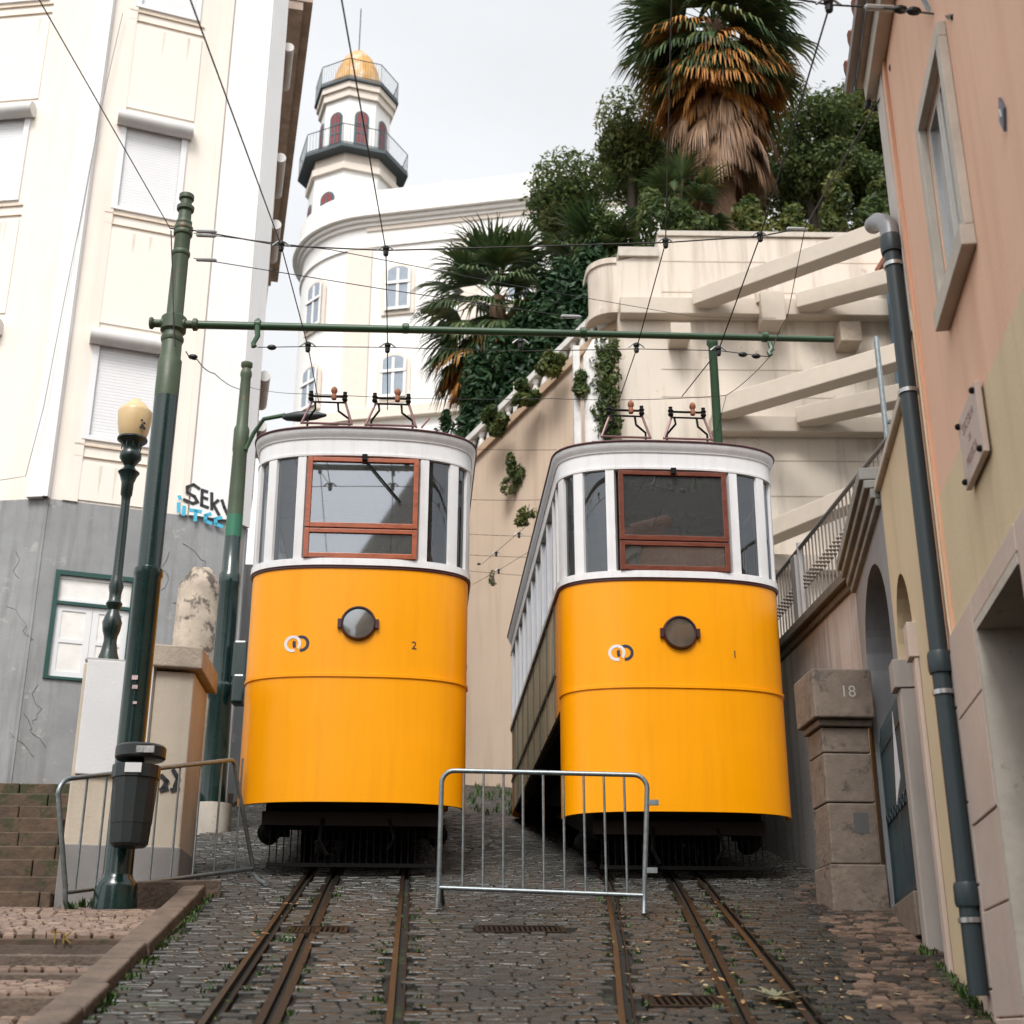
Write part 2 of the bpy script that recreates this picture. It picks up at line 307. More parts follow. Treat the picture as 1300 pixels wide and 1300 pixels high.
def wall(fr, u0, u1, z0, z1, holes, th, mb, arcs=14):
    """solid wall with rectangular or arched holes (ua,ub,za,zb,arch height); z0/z1 number or function of u"""
    f0 = z0 if callable(z0) else (lambda u: z0); f1 = z1 if callable(z1) else (lambda u: z1)
    bs = {u0, u1}
    for h in holes:
        bs |= {h[0], h[1]}
        if h[4]: bs |= {h[0]+(h[1]-h[0])*(.5-.5*cos(pi*i/arcs)) for i in range(1, arcs)}
    if callable(z0) or callable(z1): bs |= {u0+(u1-u0)*i/24 for i in range(25)}
    bs = sorted(b for b in bs if u0-1e-6 <= b <= u1+1e-6)
    def top(h, u):
        if not h[4]: return h[3]
        c = (h[0]+h[1])/2; w = (h[1]-h[0])/2; x = max(-1, min(1, (u-c)/w)); return h[3]-h[4]+h[4]*sqrt(1-x*x)
    def q(a, b, c, d): mb.add([a, b, c, d], [(0, 1, 2, 3)])
    P = fr.P
    for a, b in zip(bs, bs[1:]):
        if b-a < 1e-6: continue
        hs_ = sorted([h for h in holes if h[0] < (a+b)/2 < h[1]], key=lambda h: h[2])
        lo = (f0(a), f0(b))
        for h in hs_:
            ha, hb = (h[2], h[2]); 
            if ha > lo[0]+1e-6:
                q(P(a, 0, lo[0]), P(b, 0, lo[1]), P(b, 0, hb), P(a, 0, ha)); q(P(a, -th, lo[0]), P(b, -th, lo[1]), P(b, -th, hb), P(a, -th, ha))
                q(P(a, 0, ha), P(b, 0, hb), P(b, -th, hb), P(a, -th, ha))
            ta, tb = top(h, a), top(h, b); q(P(a, 0, ta), P(b, 0, tb), P(b, -th, tb), P(a, -th, ta)); lo = (ta, tb)
        q(P(a, 0, lo[0]), P(b, 0, lo[1]), P(b, 0, f1(b)), P(a, 0, f1(a))); q(P(a, -th, lo[0]), P(b, -th, lo[1]), P(b, -th, f1(b)), P(a, -th, f1(a)))
        q(P(a, 0, f1(a)), P(b, 0, f1(b)), P(b, -th, f1(b)), P(a, -th, f1(a)))
    for u in (u0, u1): q(P(u, 0, f0(u)), P(u, 0, f1(u)), P(u, -th, f1(u)), P(u, -th, f0(u)))
    for h in holes:
        for u in (h[0], h[1]): q(P(u, 0, h[2]), P(u, 0, h[3]-h[4]), P(u, -th, h[3]-h[4]), P(u, -th, h[2]))
    return mb

# ------------------------------------------------------------------ the ground
gm = MB()
ys = [-60, 6.0, 29.5, 34, 60, 400, 1500]; zs = [G(-60)-.03, G(6)-.03, G(29.5)-.03, 6.7, 6.7, 6.0, 5.0]
def gsheet(xs, ys, zs):
    nx = len(xs); gm.add([(x, y, z) for y, z in zip(ys, zs) for x in xs], [(j*nx+i, j*nx+i+1, (j+1)*nx+i+1, (j+1)*nx+i) for j in range(len(ys)-1) for i in range(nx-1)])
gsheet([-1.66, 8, 40, 300, 1500], ys, zs)
gsheet([-2.97, -1.66], [-60, 11.9], [G(-60)-1.6, G(11.9)-1.3]); gsheet([-2.97, -1.66], [11.9, 29.5, 34, 60, 400, 1500], [G(11.9)-.03, G(29.5)-.03, 6.7, 6.7, 6, 5])
gsheet([-1500, -200, -30, -2.97], [-60, 20, 34, 60, 400, 1500], [G(-60)-1.6, G(20)-1.2, 6.7, 6.7, 6, 5])
gm.build('ground', mat('gritty joint earth', (.012, .011, .009), .9, var=.4, scale=3, bump=.5, bscale=40, blotch=((.03, .055, .015), .56, 2)), kind='structure')

# right hand wall lines
WR = Fr((3.08, 7.76), (3.08-.2213*10, 7.76-10), (-1, .2))      # u grows towards the camera
def wrx(y): return 3.08+.2213*(y-7.76)
def wru(y): return (7.76-y)*sqrt(1+.2213**2)

# tram track lines (x as a function of y)
def lerp(pts, y):
    if y <= pts[0][0]: a, b = pts[0], pts[1]
    elif y >= pts[-1][0]: return pts[-1][1]
    else:
        for a, b in zip(pts, pts[1:]):
            if a[0] <= y <= b[0]: break
    t = (y-a[0])/(b[0]-a[0]); return a[1]+(b[1]-a[1])*t
RL = dict(a=[(2, -.95), (30, -.95)], b=[(2, -.07), (30, -.07)], s=[(2, -.66), (8, -.68), (12, -.72), (30, -.74)])
RRt = dict(a=[(2, .55), (4, .72), (7.07, 1.07), (9, 1.33), (10.87, 1.56), (12, 1.70), (13.5, 1.84), (15, 1.90), (20, 1.93), (30, 1.93)],
           b=[(2, 1.42), (4, 1.63), (7.5, 2.05), (9.3, 2.26), (11.13, 2.46), (12.5, 2.62), (14, 2.74), (16, 2.80), (20, 2.81), (30, 2.81)],
           s=[(2, 1.05), (4, 1.24), (7.07, 1.64), (9.2, 1.93), (11.35, 2.21), (12.7, 2.37), (14, 2.5), (16, 2.57), (20, 2.6), (30, 2.6)])

def setts(name, m, x0f, x1f, y0, y1, dx, dy, zf, skip=None, dome=.012, jit=.22, rot=0):
    mb = MB(); y = y0; j = 0; rnd = random.Random(hash(name) % 1000 if False else len(name)*7+3)
    while y < y1:
        dyy = dy*rnd.uniform(.85, 1.15); x = x0f(y)-rnd.uniform(0, dx); x1 = x1f(y)
        while x < x1:
            w = dx*rnd.uniform(.75, 1.35); cx, cy = x+w/2, y+dyy/2
            x += w
            if cx-w/2 < x0f(y)-.01 or (skip and skip(cx, cy, w/2)): continue
            hx, hy = w/2-.003, dyy/2-.003; vs = []; dz = rnd.uniform(-.005, .006); tx, ty = rnd.uniform(-.05, .05), rnd.uniform(-.06, .06)
            ctr = [(-hx, -hy), (hx, -hy), (hx, hy), (-hx, hy)]
            ctr = [(a*rnd.uniform(1-jit, 1), b*rnd.uniform(1-jit, 1)) for a, b in ctr]
            sk_ = rnd.uniform(-.012, .012)
            for k, zz in ((1, -.03), (1, dz-.005), (.82, dz+dome*.6)):
                for a, b in ctr: 
                    a2, b2 = a*k, b*k+sk_*a/hx*.5; vs.append((cx+a2, cy+b2, zf(cx+a2, cy+b2)+zz+(a2*tx+b2*ty if k < 1 else 0)))
            mb.add(vs, [(0, 1, 5, 4), (1, 2, 6, 5), (2, 3, 7, 6), (3, 0, 4, 7), (4, 5, 9, 8), (5, 6, 10, 9), (6, 7, 11, 10), (7, 4, 8, 11), (8, 9, 10, 11)])
        y += dyy; j += 1
    return mb.build(name, m, smooth=False, kind='structure')
def trackskip(x, y, h):
    for T, w in ((RL['a'], .055), (RL['b'], .055), (RL['s'], .062), (RRt['a'], .055), (RRt['b'], .055), (RRt['s'], .062)):
        if abs(x-lerp(T, y)) < w+h*.35: return True
    for gx0, gx1, gy0, gy1 in GRATES:
        if gx0-h < x < gx1+h and gy0 < y < gy1: return True
    return False
GRATES = []
for cx, cy, w in ((660, 1180, .62), (868, 1272, .40), (402, 1181, .42)):
    p = PG(cx, cy); GRATES.append((p.x-w/2, p.x+w/2, p.y-.14, p.y+.14))
def xe(y):      # right edge of the street
    return min(wrx(y)+.02, 3.75) if y < 10.7 else 3.95
def xp(y): return lerp([(5, 2.2), (7.6, 2.35), (9.3, 2.85), (11.2, 3.1), (12.2, 3.4), (13, 4.2)], y)     # where the limestone paving begins
setts('road', cobM, lambda y: -1.60 if y < 11.6 else -2.6, lambda y: min(xp(y), xe(y)), 5.2, 17.5, .125, .058, lambda x, y: G(y), trackskip, dome=.004, jit=.12)
setts('upper_road', cobM, lambda y: -2.9, lambda y: 4.2, 17.5, 29.2, .19, .10, lambda x, y: G(y), None, dome=.004, jit=.12)
setts('pavement', calM2, lambda y: xp(y), xe, 5.2, 12.9, .115, .075, lambda x, y: G(y)+.005*noise.noise(Vector((x*3, y*3, 0))), trackskip, dome=.016)

# rails: steel running rail with its groove, and the cable slot plates
def railgeo(name, T, kind):
    yy = [3+i*.5 for i in range(54)]
    mb = MB()
    def strip(a, b, za, zb, mi):
        mb.m = mi
        for y0, y1 in zip(yy, yy[1:]):
            x0, x1 = lerp(T, y0), lerp(T, y1)
            mb.add([(x0+a, y0, G(y0)+zb), (x0+b, y0, G(y0)+zb), (x1+b, y1, G(y1)+zb), (x1+a, y1, G(y1)+zb),
                    (x0+a, y0, G(y0)+za), (x0+b, y0, G(y0)+za), (x1+b, y1, G(y1)+za), (x1+a, y1, G(y1)+za)],
                   [(0, 1, 2, 3), (0, 3, 7, 4), (1, 5, 6, 2)])
    if kind == 'rail':
        strip(-.045, -.012, -.06, .008, 0); strip(.028, .042, -.06, .002, 1); strip(-.014, .030, -.08, -.05, 2)
        strip(-.058, -.046, -.05, -.014, 1)
    else:
        strip(-.060, -.018, -.06, .004, 0); strip(.018, .060, -.06, .004, 0); strip(-.02, .02, -.2, -.15, 2)
    mb.m = 0
    return mb.build(name, [railtop if kind == 'rail' else plate, rust, dark], kind='structure')
for T in (RL, RRt):
    railgeo('tram_rail', T['a'], 'rail'); railgeo('tram_rail', T['b'], 'rail'); railgeo('cable_slot', T['s'], 'slot')

for (x0, x1, y0, y1), lab in zip(GRATES, ('wide iron drain grate in the cobbles between the two tracks', 'iron drain grate between the rails of the right track', 'small iron drain grate beside the slot of the left track')):
    t = thing('drain_grate', lab, 'drain grate', ((x0+x1)/2, (y0+y1)/2, G((y0+y1)/2)), 'drain grates in the cobbles')
    f = MB(); b = MB(); Sx, Sy, Sz = Vector((1, 0, 0)), Vector((0, 1, SL)), Vector((0, 0, 1)); o = Vector((0, 0, 0))
    for ry in ((y0, y0+.03), (y1-.03, y1)): f.obox(o, Sx, Sy, Sz, (x0, x1), ry, (-.04, .008))
    for rx in ((x0, x0+.03), (x1-.03, x1)): f.obox(o, Sx, Sy, Sz, rx, (y0+.03, y1-.03), (-.04, .008))
    n = int((x1-x0-.06)/.035)
    for i in range(n): xx = x0+.045+i*(x1-x0-.09)/max(1, n-1); b.obox(o, Sx, Sy, Sz, (xx-.009, xx+.009), (y0+.03, y1-.03), (-.03, .004))
    f.build('frame', rust, t); b.build('bars', rust, t)

# ------------------------------------------------------------------ left pavement: broad low steps, landing, kerb, flight of stairs
K0, K1 = PG(110, 1296), PG(250, 1136)
def xk(y): return lerp([(4, -1.50), (K0.y, -1.53), (9.3, -1.585), (11.4, -1.64)], y)
steps = []      # (y of riser, riser height)
for py, hgt in ((1276, .08), (1242, .04), (1219, .065), (1199, .11)):
    steps.append((PG(60, py).y, hgt))
steps.sort()
edges = [3.0]+[s[0] for s in steps]+[10.25]
def zleft(x, y):
    k = max(i for i, e in enumerate(edges[:-1]) if y >= e-1e-6) if y < 10.25 else len(edges)-2
    a, b = edges[k], edges[k+1]; za = G(a)+.03; zb = G(b)+.03-(steps[k][1] if k < len(steps) else 0)
    return za+(zb-za)*(y-a)/(b-a) if y < b else zb+(y-b)*.09
sm = MB()
for k, (a, b) in enumerate(zip(edges, edges[1:])):
    sm.prism([(-9, a, zleft(0, a+1e-5)-.035), (-9, b, zleft(0, b-1e-5)-.035), (-9, b, -1.2), (-9, a, -1.2)], (9-1.6, 0, 0))
sm.prism([(-9, 10.25, zleft(0, 10.25)-.035), (-9, 12.3, zleft(0, 12.3)-.035), (-9, 12.3, 0), (-9, 10.25, 0)], (9-1.6, 0, 0))
sm.build('left_pavement_bed', mat('pavement bed', (.10, .075, .06), .9, var=.3, bump=.4), kind='structure')
def stoneline(mb, p0, p1, w, h, lmin, lmax, up=(0, 0, 1), rnd=random.Random(5)):
    p0 = Vector(p0); p1 = Vector(p1); d = (p1-p0); L = d.length; d.normalize(); s_ = Vector((0, 0, 1)).cross(d).normalized(); x = 0
    while x < L-.05:
        l = min(rnd.uniform(lmin, lmax), L-x); mb.obox(p0, d, s_, (0, 0, 1), (x+.004, x+l-.004), (rnd.uniform(-.016, .012), w), (-h, rnd.uniform(-.012, .008))); x += l
for i, (y, hgt) in enumerate(steps):
    mb = MB(); xr = {0: -1.74, 1: -1.75, 2: -1.77, 3: -1.80}[i]
    zt = zleft(0, y+1e-5)
    stoneline(mb, (xr, y, zt+.008), (-7, y, zt+.008), -.16, hgt+.06, .5, 1.1)
    mb.build('step_nosing', kerbst if i != 3 else mossst, bevel=.012, kind='structure')
def leftskip(x, y, h):
    for (yr, _), xr in zip(steps, (-1.74, -1.75, -1.77, -1.80)):
        if yr-.035 < y < yr+.185 and x < xr+.05 or abs(y-yr) < .045: return True
    return y > 11.55 and x < -1.9
setts('left_pavement', calM, lambda y: -7, lambda y: xk(y)-.20, 6.2, 11.75, .105, .062, lambda x, y: zleft(x, y), leftskip, dome=.014)
km = MB(); pts = [Vector((xk(y)-.02, y, G(y)+.075)) for y in (5.2, K0.y, 8.2, 9.3, 10.3, 11.4)]
for a, b in zip(pts, pts[1:]): stoneline(km, a, b, .18, .25, .5, .95)
stoneline(km, (-1.66, 11.62, G(11.6)+.08), (-2.35, 11.15, G(11.2)+.1), .2, .25, .5, .8)
km.build('kerb', kerbst, bevel=.014, kind='structure')
ok = MB(); text = None
st = MB(); rnd = random.Random(11)
sy, sz = 11.5, zleft(0, 11.5)-.03
ns = 9; stp = []
for i in range(ns):
    z = sz+.157*(i+1); y = sy+.285*i; x = -2.58
    st.box((-8, -2.90), (y, 15), (z-.18, z-.05))
    xx = -8
    while xx < -2.95:
        l = min(rnd.uniform(.35, .8), -2.9-xx); st.box((xx+.004, xx+l-.004), (y-.035+rnd.uniform(-.01, .01), y+.30), (z-.163, z+rnd.uniform(-.008, .008))); xx += l
ytop, ztop = sy+.285*(ns-1)+.3, sz+.157*ns
st.build('stone_stairs', mossst, bevel=.012, kind='structure')
ld = MB(); ld.add([(-14, ytop-.02, ztop-.012), (-2.9, ytop-.02, ztop-.012), (-2.9, 22, ztop+.158*(22-ytop)), (-14, 22, ztop+.158*(22-ytop))], [(0, 1, 2, 3)])
ld.add([(-2.9, ytop-.02, ztop-.012), (-2.9, 22, ztop+.158*(22-ytop)), (-2.9, 22, 3.5), (-2.9, ytop-.02, 2.5)], [(0, 1, 2, 3)])
ld.build('upper_path', mossst, kind='structure')

# ------------------------------------------------------------------ right house
house = thing('corner_house', 'orange house with yellow lower wall and pinkish stone base at right edge', 'house', (3.0, 7.2, 1.6))
uc = wru(7.16)           # far corner
uN = wru(1.25)
eaveZ = 7.38
zb = lambda y: G(y)-.4
zbu = lambda u: G(7.76-u*.9764)-.4
wA = WR.at(1171, 160); wB = WR.at(1200, 25); wC = WR.at(1201, 428)
d1 = WR.at(1245, 790); 
wu0, wu1, wz0, wz1 = wA[0], wB[0], wC[1], wA[1]
holes = [(wu0+.09, wu1-.02, wz0+.10, wz1-.10, 0), (d1[0], d1[0]+1.05, -.5, d1[1], 0),
         (wu0+2.6, wu0+3.6, wz0+.1, wz1-.1, 0)]
zsplit = 4.28
mb = wall(WR, uc, uN, zsplit, eaveZ, [h for h in holes if not h[2] < 0], .35, MB()); mb.build('upper_wall', orange, house)
mb = wall(WR, uc, uN, zbu, zsplit, [holes[1]], .35, MB()); mb.build('lower_wall', yellowR, house)
mb = MB(); a = WR.P(uc, 0, 0); mb.prism([a+Vector((0, 0, .5)), a+Vector((7.5, 1.6, .5)), a+Vector((7.5, 1.6, eaveZ)), a+Vector((0, 0, eaveZ))], (-.1, -.35, 0)); mb.build('end_wall', orange, house)
mb = MB(); WR.box(mb, (uc+.06, uN), (-6.5, -6.3), (-3, eaveZ)); WR.box(mb, (uN, uN+.3), (-6.5, -.05), (-5, eaveZ)); mb.build('rear_wall', orange, house)
mb = MB(); WR.box(mb, (uc-.12, uN+.3), (-7, .13), (eaveZ+.06, eaveZ+.14)); WR.box(mb, (uc-.05, uN+.3), (.001, .09), (eaveZ-.1, eaveZ+.058)); mb.build('eave_cornice', limes, house, bevel=.01)
mb = MB()
for k in range(40):
    u = uc-.1+k*.3; mb.lathe(WR.P(u, .17, eaveZ+.19), [(.085, 0), (.085, .6)], 10, WR.n*-1+Vector((0, 0, .35)))
WR.box(mb, (uc-.1, uN+.3), (-6.9, .14), (eaveZ+.14, eaveZ+.2)); mb.build('roof', tilem, house)
mb = MB(); mb.tube([WR.P(uc-.15, .17, eaveZ+.09), WR.P(uN, .17, eaveZ+.05)], .035, 8); mb.build('gutter', pipeB, house, True)
mb = MB(); WR.box(mb, (uc-.012, uc+.24), (.002, .022), (5.4, eaveZ-.1)); mb.build('corner_pilaster', mat('white quoin', (.6, .56, .52), .8), house)
# stone base and door surround
mb = MB(); rnd = random.Random(2)
ua, ub = wru(6.86), d1[0]
def stones(mb, u0, u1, zlo, zhi, n0, n1, rows):
    z = zhi
    for h in rows:
        WR.box(mb, (u0+.003, u1-.003), (n0, n1+rnd.uniform(-.003, .003)), (max(zlo, z-h)+.004, z-.004)); z -= h
        if z < zlo: break
d1z = d1[1]; stz = WR.at(1212, 808)[1]
stones(mb, ua, ub-.02, .9, stz, .001, .03, [.46, .55, .42, .5, .45, .5, .4])
stones(mb, uc+.002, ua-.003, .9, 3.42, .001, .026, [.3, .5, .42, .5, .45, .5, .4])
WR.box(mb, (ub-.017, d1[0]+1.05), (.001, .032), (d1z+.003, stz)); stones(mb, d1[0]+1.053, uN, -3, stz, .001, .03, [.5]*9)
mb.build('stone_base', pinkst, house, bevel=.006)
mb = MB(); WR.box(mb, (d1[0]+.003, d1[0]+.05), (-.34, .034), (.3, d1z-.003)); WR.box(mb, (d1[0]+.053, d1[0]+1.04), (-.34, .034), (d1z-.05, d1z-.003)); mb.build('door_jamb', limes, house)
mb = MB(); WR.box(mb, (d1[0]+.083, d1[0]+1.05), (-.33, -.27), (.3, d1z)); mb.build('door', mat('dark door', (.03, .035, .035), .5), house)
# window
def house_window(u0, u1, z0, z1):
    fr = MB(); t = .09
    WR.box(fr, (u0, u1), (.001, .045), (z1-t, z1)); WR.box(fr, (u0, u1), (.001, .07), (z0-.02, z0+t)); WR.box(fr, (u0, u0+t), (.001, .045), (z0+t, z1-t)); WR.box(fr, (u1-t, u1), (.001, .045), (z0+t, z1-t))
    w = fr.build('window_surround', limes, house, bevel=.005)
    s_ = MB(); um = (u0+u1)/2
    for a, b in ((u0+t, um-.005), (um+.005, u1-t)):
        for ru in ((a, a+.05), (b-.05, b)): WR.box(s_, ru, (-.035, -.008), (z0+t, z1-t))
        for rz in ((z0+t, z0+t+.06), (z1-t-.05, z1-t)): WR.box(s_, (a+.05, b-.05), (-.035, -.008), rz)
    s_.build('sash', mat('white sash paint', (.55, .54, .52), .5), w)
    g = MB(); WR.box(g, (u0+t, u1-t), (-.026, -.022), (z0+t, z1-t)); g.build('pane', glassmat('house pane', .35, (.2, .2, .2), .01, 2, .05) if 'house pane' not in MATS else MATS['house pane'], w)
    c = MB(); WR.box(c, (u0+t, u1-t), (-.34, -.33), (z0+t, z1-t)); c.build('curtain', mat('net curtain', (.45, .45, .43), .9), w)
house_window(wu0, wu1, wz0, wz1); house_window(wu0+2.5, wu0+3.7, wz0, wz1)
# drain pipe
pt = thing('drainpipe', 'dark slate rainwater pipe down the corner of the orange house', 'drainpipe', (3.0, 7.7, 1.73))
p0 = PP(1238, 1256, WR.P(0, .09, 0)[:2], WR.P(1, .09, 0)[:2]); up_ = (p0-WR.o).dot(WR.u)
P = lambda z, n=.075, du=0: WR.P(up_+du, n, z)
zt_ = WR.at(1148, 262)[1]-.02
mb = MB(); mb.tube([P(p0.z-.03), P(zt_-.12)], .05, 18); mb.build('pipe', pipeM, pt, True)
for z in (3.32, 2.1, zt_-.2): mb = MB(); mb.lathe(P(z), [(.062, 0), (.066, .02), (.066, .10), (.060, .12)], 18); mb.build('joint_collar', pipeM, pt, True)
for z in (3.2, 2.02, 5.0, zt_-.3): mb = MB(); mb.tube([P(z), P(z+.025)], .0595, 18); mb.build('bracket', mat('bright steel', (.45, .45, .45), .3, metal=.8), pt, True)
mb = MB(); mb.tube([P(zt_-.13), P(zt_-.02), P(zt_+.05, .09, -.05), P(zt_+.16, .11, -.20), P(zt_+.2, .12, -.3)], [.058, .058, .056, .056, .058], 18); mb.build('elbow', pipeB, pt, True)
mb = MB(); mb.tube([P(1.75, .02, .12), P(3.5, .02, .12), P(3.6, .02, .1), P(5.5, .02, .1)], .008, 6); tag(mb.build('cable', yellowR), 'thin painted cable clipped beside the dark rainwater pipe', 'cable')
# plaque
pk = thing('marble_plaque', 'pinkish marble plaque with four studs on the right house', 'plaque', WR.P(*[WR.at(1240, 550)[0], 0, 4]))
pa = [(1226, 538), (1247, 486), (1262, 571), (1237, 621)]; us = [WR.at(*q) for q in pa]
u0 = sum((us[0][0], us[3][0]))/2; u1 = (us[1][0]+us[2][0])/2; z0 = (us[2][1]+us[3][1])/2; z1 = (us[0][1]+us[1][1])/2
mb = MB(); WR.box(mb, (u0, u1), (.012, .04), (z0, z1)); mb.build('slab', marble, pk, bevel=.003)
for u in (u0+.04, u1-.04):
    for z in (z0+.03, z1-.03): mb = MB(); mb.lathe(WR.P(u, .003, z), [(.014, 0), (.016, .05), (.008, .058)], 10, WR.n); mb.build('stud', black, pk)
for i, (s_, sz_) in enumerate((('ESCOLA', .075), ('DE', .05), ('MUSICA', .075))): text_mesh(s_, sz_, 'lettering', mat('faded red lettering', (.30, .13, .11), .6), pk, WR.M((u0+u1)/2, .0415, z1-.09-i*.085))
dg = WR.at(1275, 145); mb = MB(); mb.prism([WR.P(dg[0], .002, dg[1]-.085), WR.P(dg[0]+.045, .002, dg[1]), WR.P(dg[0], .002, dg[1]+.085), WR.P(dg[0]-.045, .002, dg[1])], WR.n*.012)
dp = tag(mb.build('diamond_plate', mat('blue grey enamel', (.09, .10, .14), .4)), 'small grey diamond plate fixed to the orange wall', 'wall plate')
mb = MB(); mb.tube([WR.P(dg[0]-.012, .016, dg[1]-.02), WR.P(dg[0], .016, dg[1]+.025), WR.P(dg[0]+.01, .016, dg[1]-.02)], .003, 5); mb.build('mark', paperW, dp)

# ------------------------------------------------------------------ garden wall with arch, gate, pillar, terrace wall
gw = thing('arched_garden_wall', 'yellow garden wall with narrow arched doorway beside the drainpipe', 'wall', (3.2, 8.2, 1.8))
uA0, uA1 = wru(9.02), uc-.004
ha = (wru(8.93), wru(8.22), 0, 4.42, .5)
mb = wall(WR, uA0, uA1, zbu, 5.22, [ha], .30, MB()); mb.build('wall', yellowR, gw)
mb = MB(); WR.box(mb, (uA0-.02, uA1), (-.34, .04), (5.223, 5.29)); mb.build('coping', limes, gw, bevel=.01)
mb = MB(); WR.box(mb, (ha[0]-.17, ha[0]-.003), (.001, .025), (1.7, 3.72)); WR.box(mb, (ha[0]-.17, ha[0]+.03), (-.29, .06), (3.72, 3.92)); WR.box(mb, (ha[0]+.003, ha[0]+.02), (-.29, .02), (1.7, 3.717)); mb.build('far_jamb', mat('pale jamb stone', (.38, .34, .31), .75, var=.1, streak=((.2, .18, .16), .4, 5)), gw, bevel=.006)
mb = MB(); WR.box(mb, (ha[1]+.003, ha[1]+.12), (.001, .03), (1.6, 3.72)); WR.box(mb, (ha[1]-.03, ha[1]+.13), (-.29, .06), (3.72, 3.95)); mb.build('near_jamb', pinkst, gw, bevel=.006)
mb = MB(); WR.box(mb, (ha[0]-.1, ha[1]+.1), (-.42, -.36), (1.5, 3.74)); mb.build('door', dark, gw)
gr = thing('arched_gateway_wall', 'grey rendered gateway wall with arch above the teal gate', 'wall', (3.6, 10, 2.2))
hb = (wru(10.82), wru(9.24), 0, 4.95, .62); uG0 = wru(11.15); uG1 = uA0-.004
mb = wall(WR, uG0, uG1, zbu, 5.40, [hb], .30, MB()); mb.build('wall', greyblue, gr)
mb = MB()
for k, (n1, za, zb2) in enumerate(((.04, 5.12, 5.18), (.07, 5.183, 5.26), (.11, 5.263, 5.33), (.14, 5.333, 5.43))): WR.box(mb, (uG0, uG1-.02), (-.2, n1), (za, zb2))
mb.build('cornice', mat('worn grey cornice', (.26, .26, .245), .85, var=.25, bump=.4), gr, bevel=.008)
mb = MB(); WR.box(mb, (hb[0]-.05, hb[1]+.05), (-1.3, -1.2), (2.0, 5.0)); mb.build('passage_wall', greyblue, gr)
mb = MB(); WR.box(mb, (hb[0]+.01, hb[1]-.01), (-.28, .03), (G(10.8)-.3, 2.40)); mb.build('threshold', oldst, gr, bevel=.01)
gt = thing('iron_gate', 'teal grey iron gate of close bars under the grey arch', 'gate', WR.P(hb[0], -.1, 2.42))
mb = MB(); n = 26
for i in range(n):
    u = hb[0]+.05+(hb[1]-hb[0]-.1)*i/(n-1); mb.tube([WR.P(u, -.05, 2.46), WR.P(u, -.05, 3.75+.0*i), WR.P(u, -.05, 3.83)], [.011, .011, .002], 6)
mb.build('bars', gate, gt)
mb = MB()
for z in (2.44, 3.05, 3.12, 3.62): WR.box(mb, (hb[0]+.02, hb[1]-.02), (-.065, -.035), (z, z+.035))
for u in (hb[0]+.02, (hb[0]+hb[1])/2, hb[1]-.05): WR.box(mb, (u, u+.03), (-.067, -.033), (2.43, 3.72))
mb.build('frame', gate, gt)
for i in range(9):
    mb = MB(); u = hb[0]+.1+(hb[1]-hb[0]-.2)*i/8; c = WR.P(u, -.03, 3.085); mb.tube([c+WR.u*(.045*cos(a))+Vector((0, 0, .045*sin(a))) for a in [2*pi*k/10 for k in range(11)]], .005, 5); mb.build('scroll', gate, gt)
mb = MB(); q = [WR.P(hb[1]-.10, .03, 3.55), WR.P(hb[1]+.04, .05, 3.62), WR.P(hb[1]+.03, .04, 3.16), WR.P(hb[1]-.06, .07, 2.98), WR.P(hb[1]-.16, .05, 3.06)]
mb.prism(q, WR.n*.004); tag(mb.build('white_cloth', mat('white cloth', (.55, .53, .55), .9)), 'white rag hanging on the jamb of the teal gate', 'cloth')

pl = thing('stone_pillar', 'square brown stone gate pillar with wide cap marked 18', 'pillar', (3.4, 10.9, 2.35))
rnd = random.Random(4)
px0, px1, py0, py1 = 3.29, 3.68, 10.72, 11.14
zc0 = PY(1075, 912, py0-.06).z; zc1 = PY(1068, 850, py0-.06).z
mb = MB(); zz = [2.25, 2.74, 3.22, 3.62, zc0-.06]
mb.box((px0-.03, px1+.03), (py0-.03, py1), (zz[0], zz[1]-.004))
for a, b in zip(zz[1:], zz[2:]): dd = rnd.uniform(-.004, .004); mb.box((px0+dd, px1-dd), (py0+dd, py1), (a+.003, b-.004))
mb.build('shaft', oldst, pl, bevel=.012)
mb = MB(); mb.box((px0-.03, px1+.03), (py0-.035, py1+.02), (zc0-.057, zc0)); mb.box((px0-.07, px1+.04), (py0-.09, py1+.05), (zc0+.002, zc1)); mb.build('cap', oldst, pl, bevel=.014)
text_mesh('18', .135, 'number', mat('worn white paint', (.42, .40, .36), .8), pl, Matrix(((1, 0, 0, px0+.22), (0, 0, -1, py0-.0925), (0, 1, 0, (zc0+zc1)/2+.01), (0, 0, 0, 1))))
mb = MB(); mb.box((px0+.2, px0+.32), (py0-.004, py0+.01), (2.98, 3.14)); mb.build('grey_patch', mat('grey repair', (.10, .10, .10), .9), pl)

tw = thing('terrace_wall', 'tall streaked grey wall carrying the terrace beside the right tram', 'wall', (3.9, 13, 2.9))
SX = 3.93
mb = MB(); mb.prism([(SX, 11.05, 1.9), (SX, 21.5, 4.2), (SX, 21.5, 5.33), (SX, 11.05, 5.33)], (.35, 0, 0)); mb.build('wall', streakW, tw)
mb = MB(); mb.box((SX-.10, SX+.4), (11.35, 21.5), (5.333, 5.43)); mb.box((SX-.04, SX+.3), (11.35, 21.5), (5.26, 5.331)); mb.build('coping', mat('dark mossy coping', (.13, .115, .095), .9, var=.3, bump=.5), tw, bevel=.01)
mb = MB(); mb.box((SX+.36, 7.6), (9.2, 24.9), (5.0, 5.34)); mb.build('terrace', mat('terrace floor', (.25, .22, .19), .9), kind='structure')
rl = thing('terrace_railing', 'grey iron railing with knobbed balusters along the terrace edge', 'railing', (SX, 12, 5.43))
mb = MB(); y = 9.9; yb_ = []
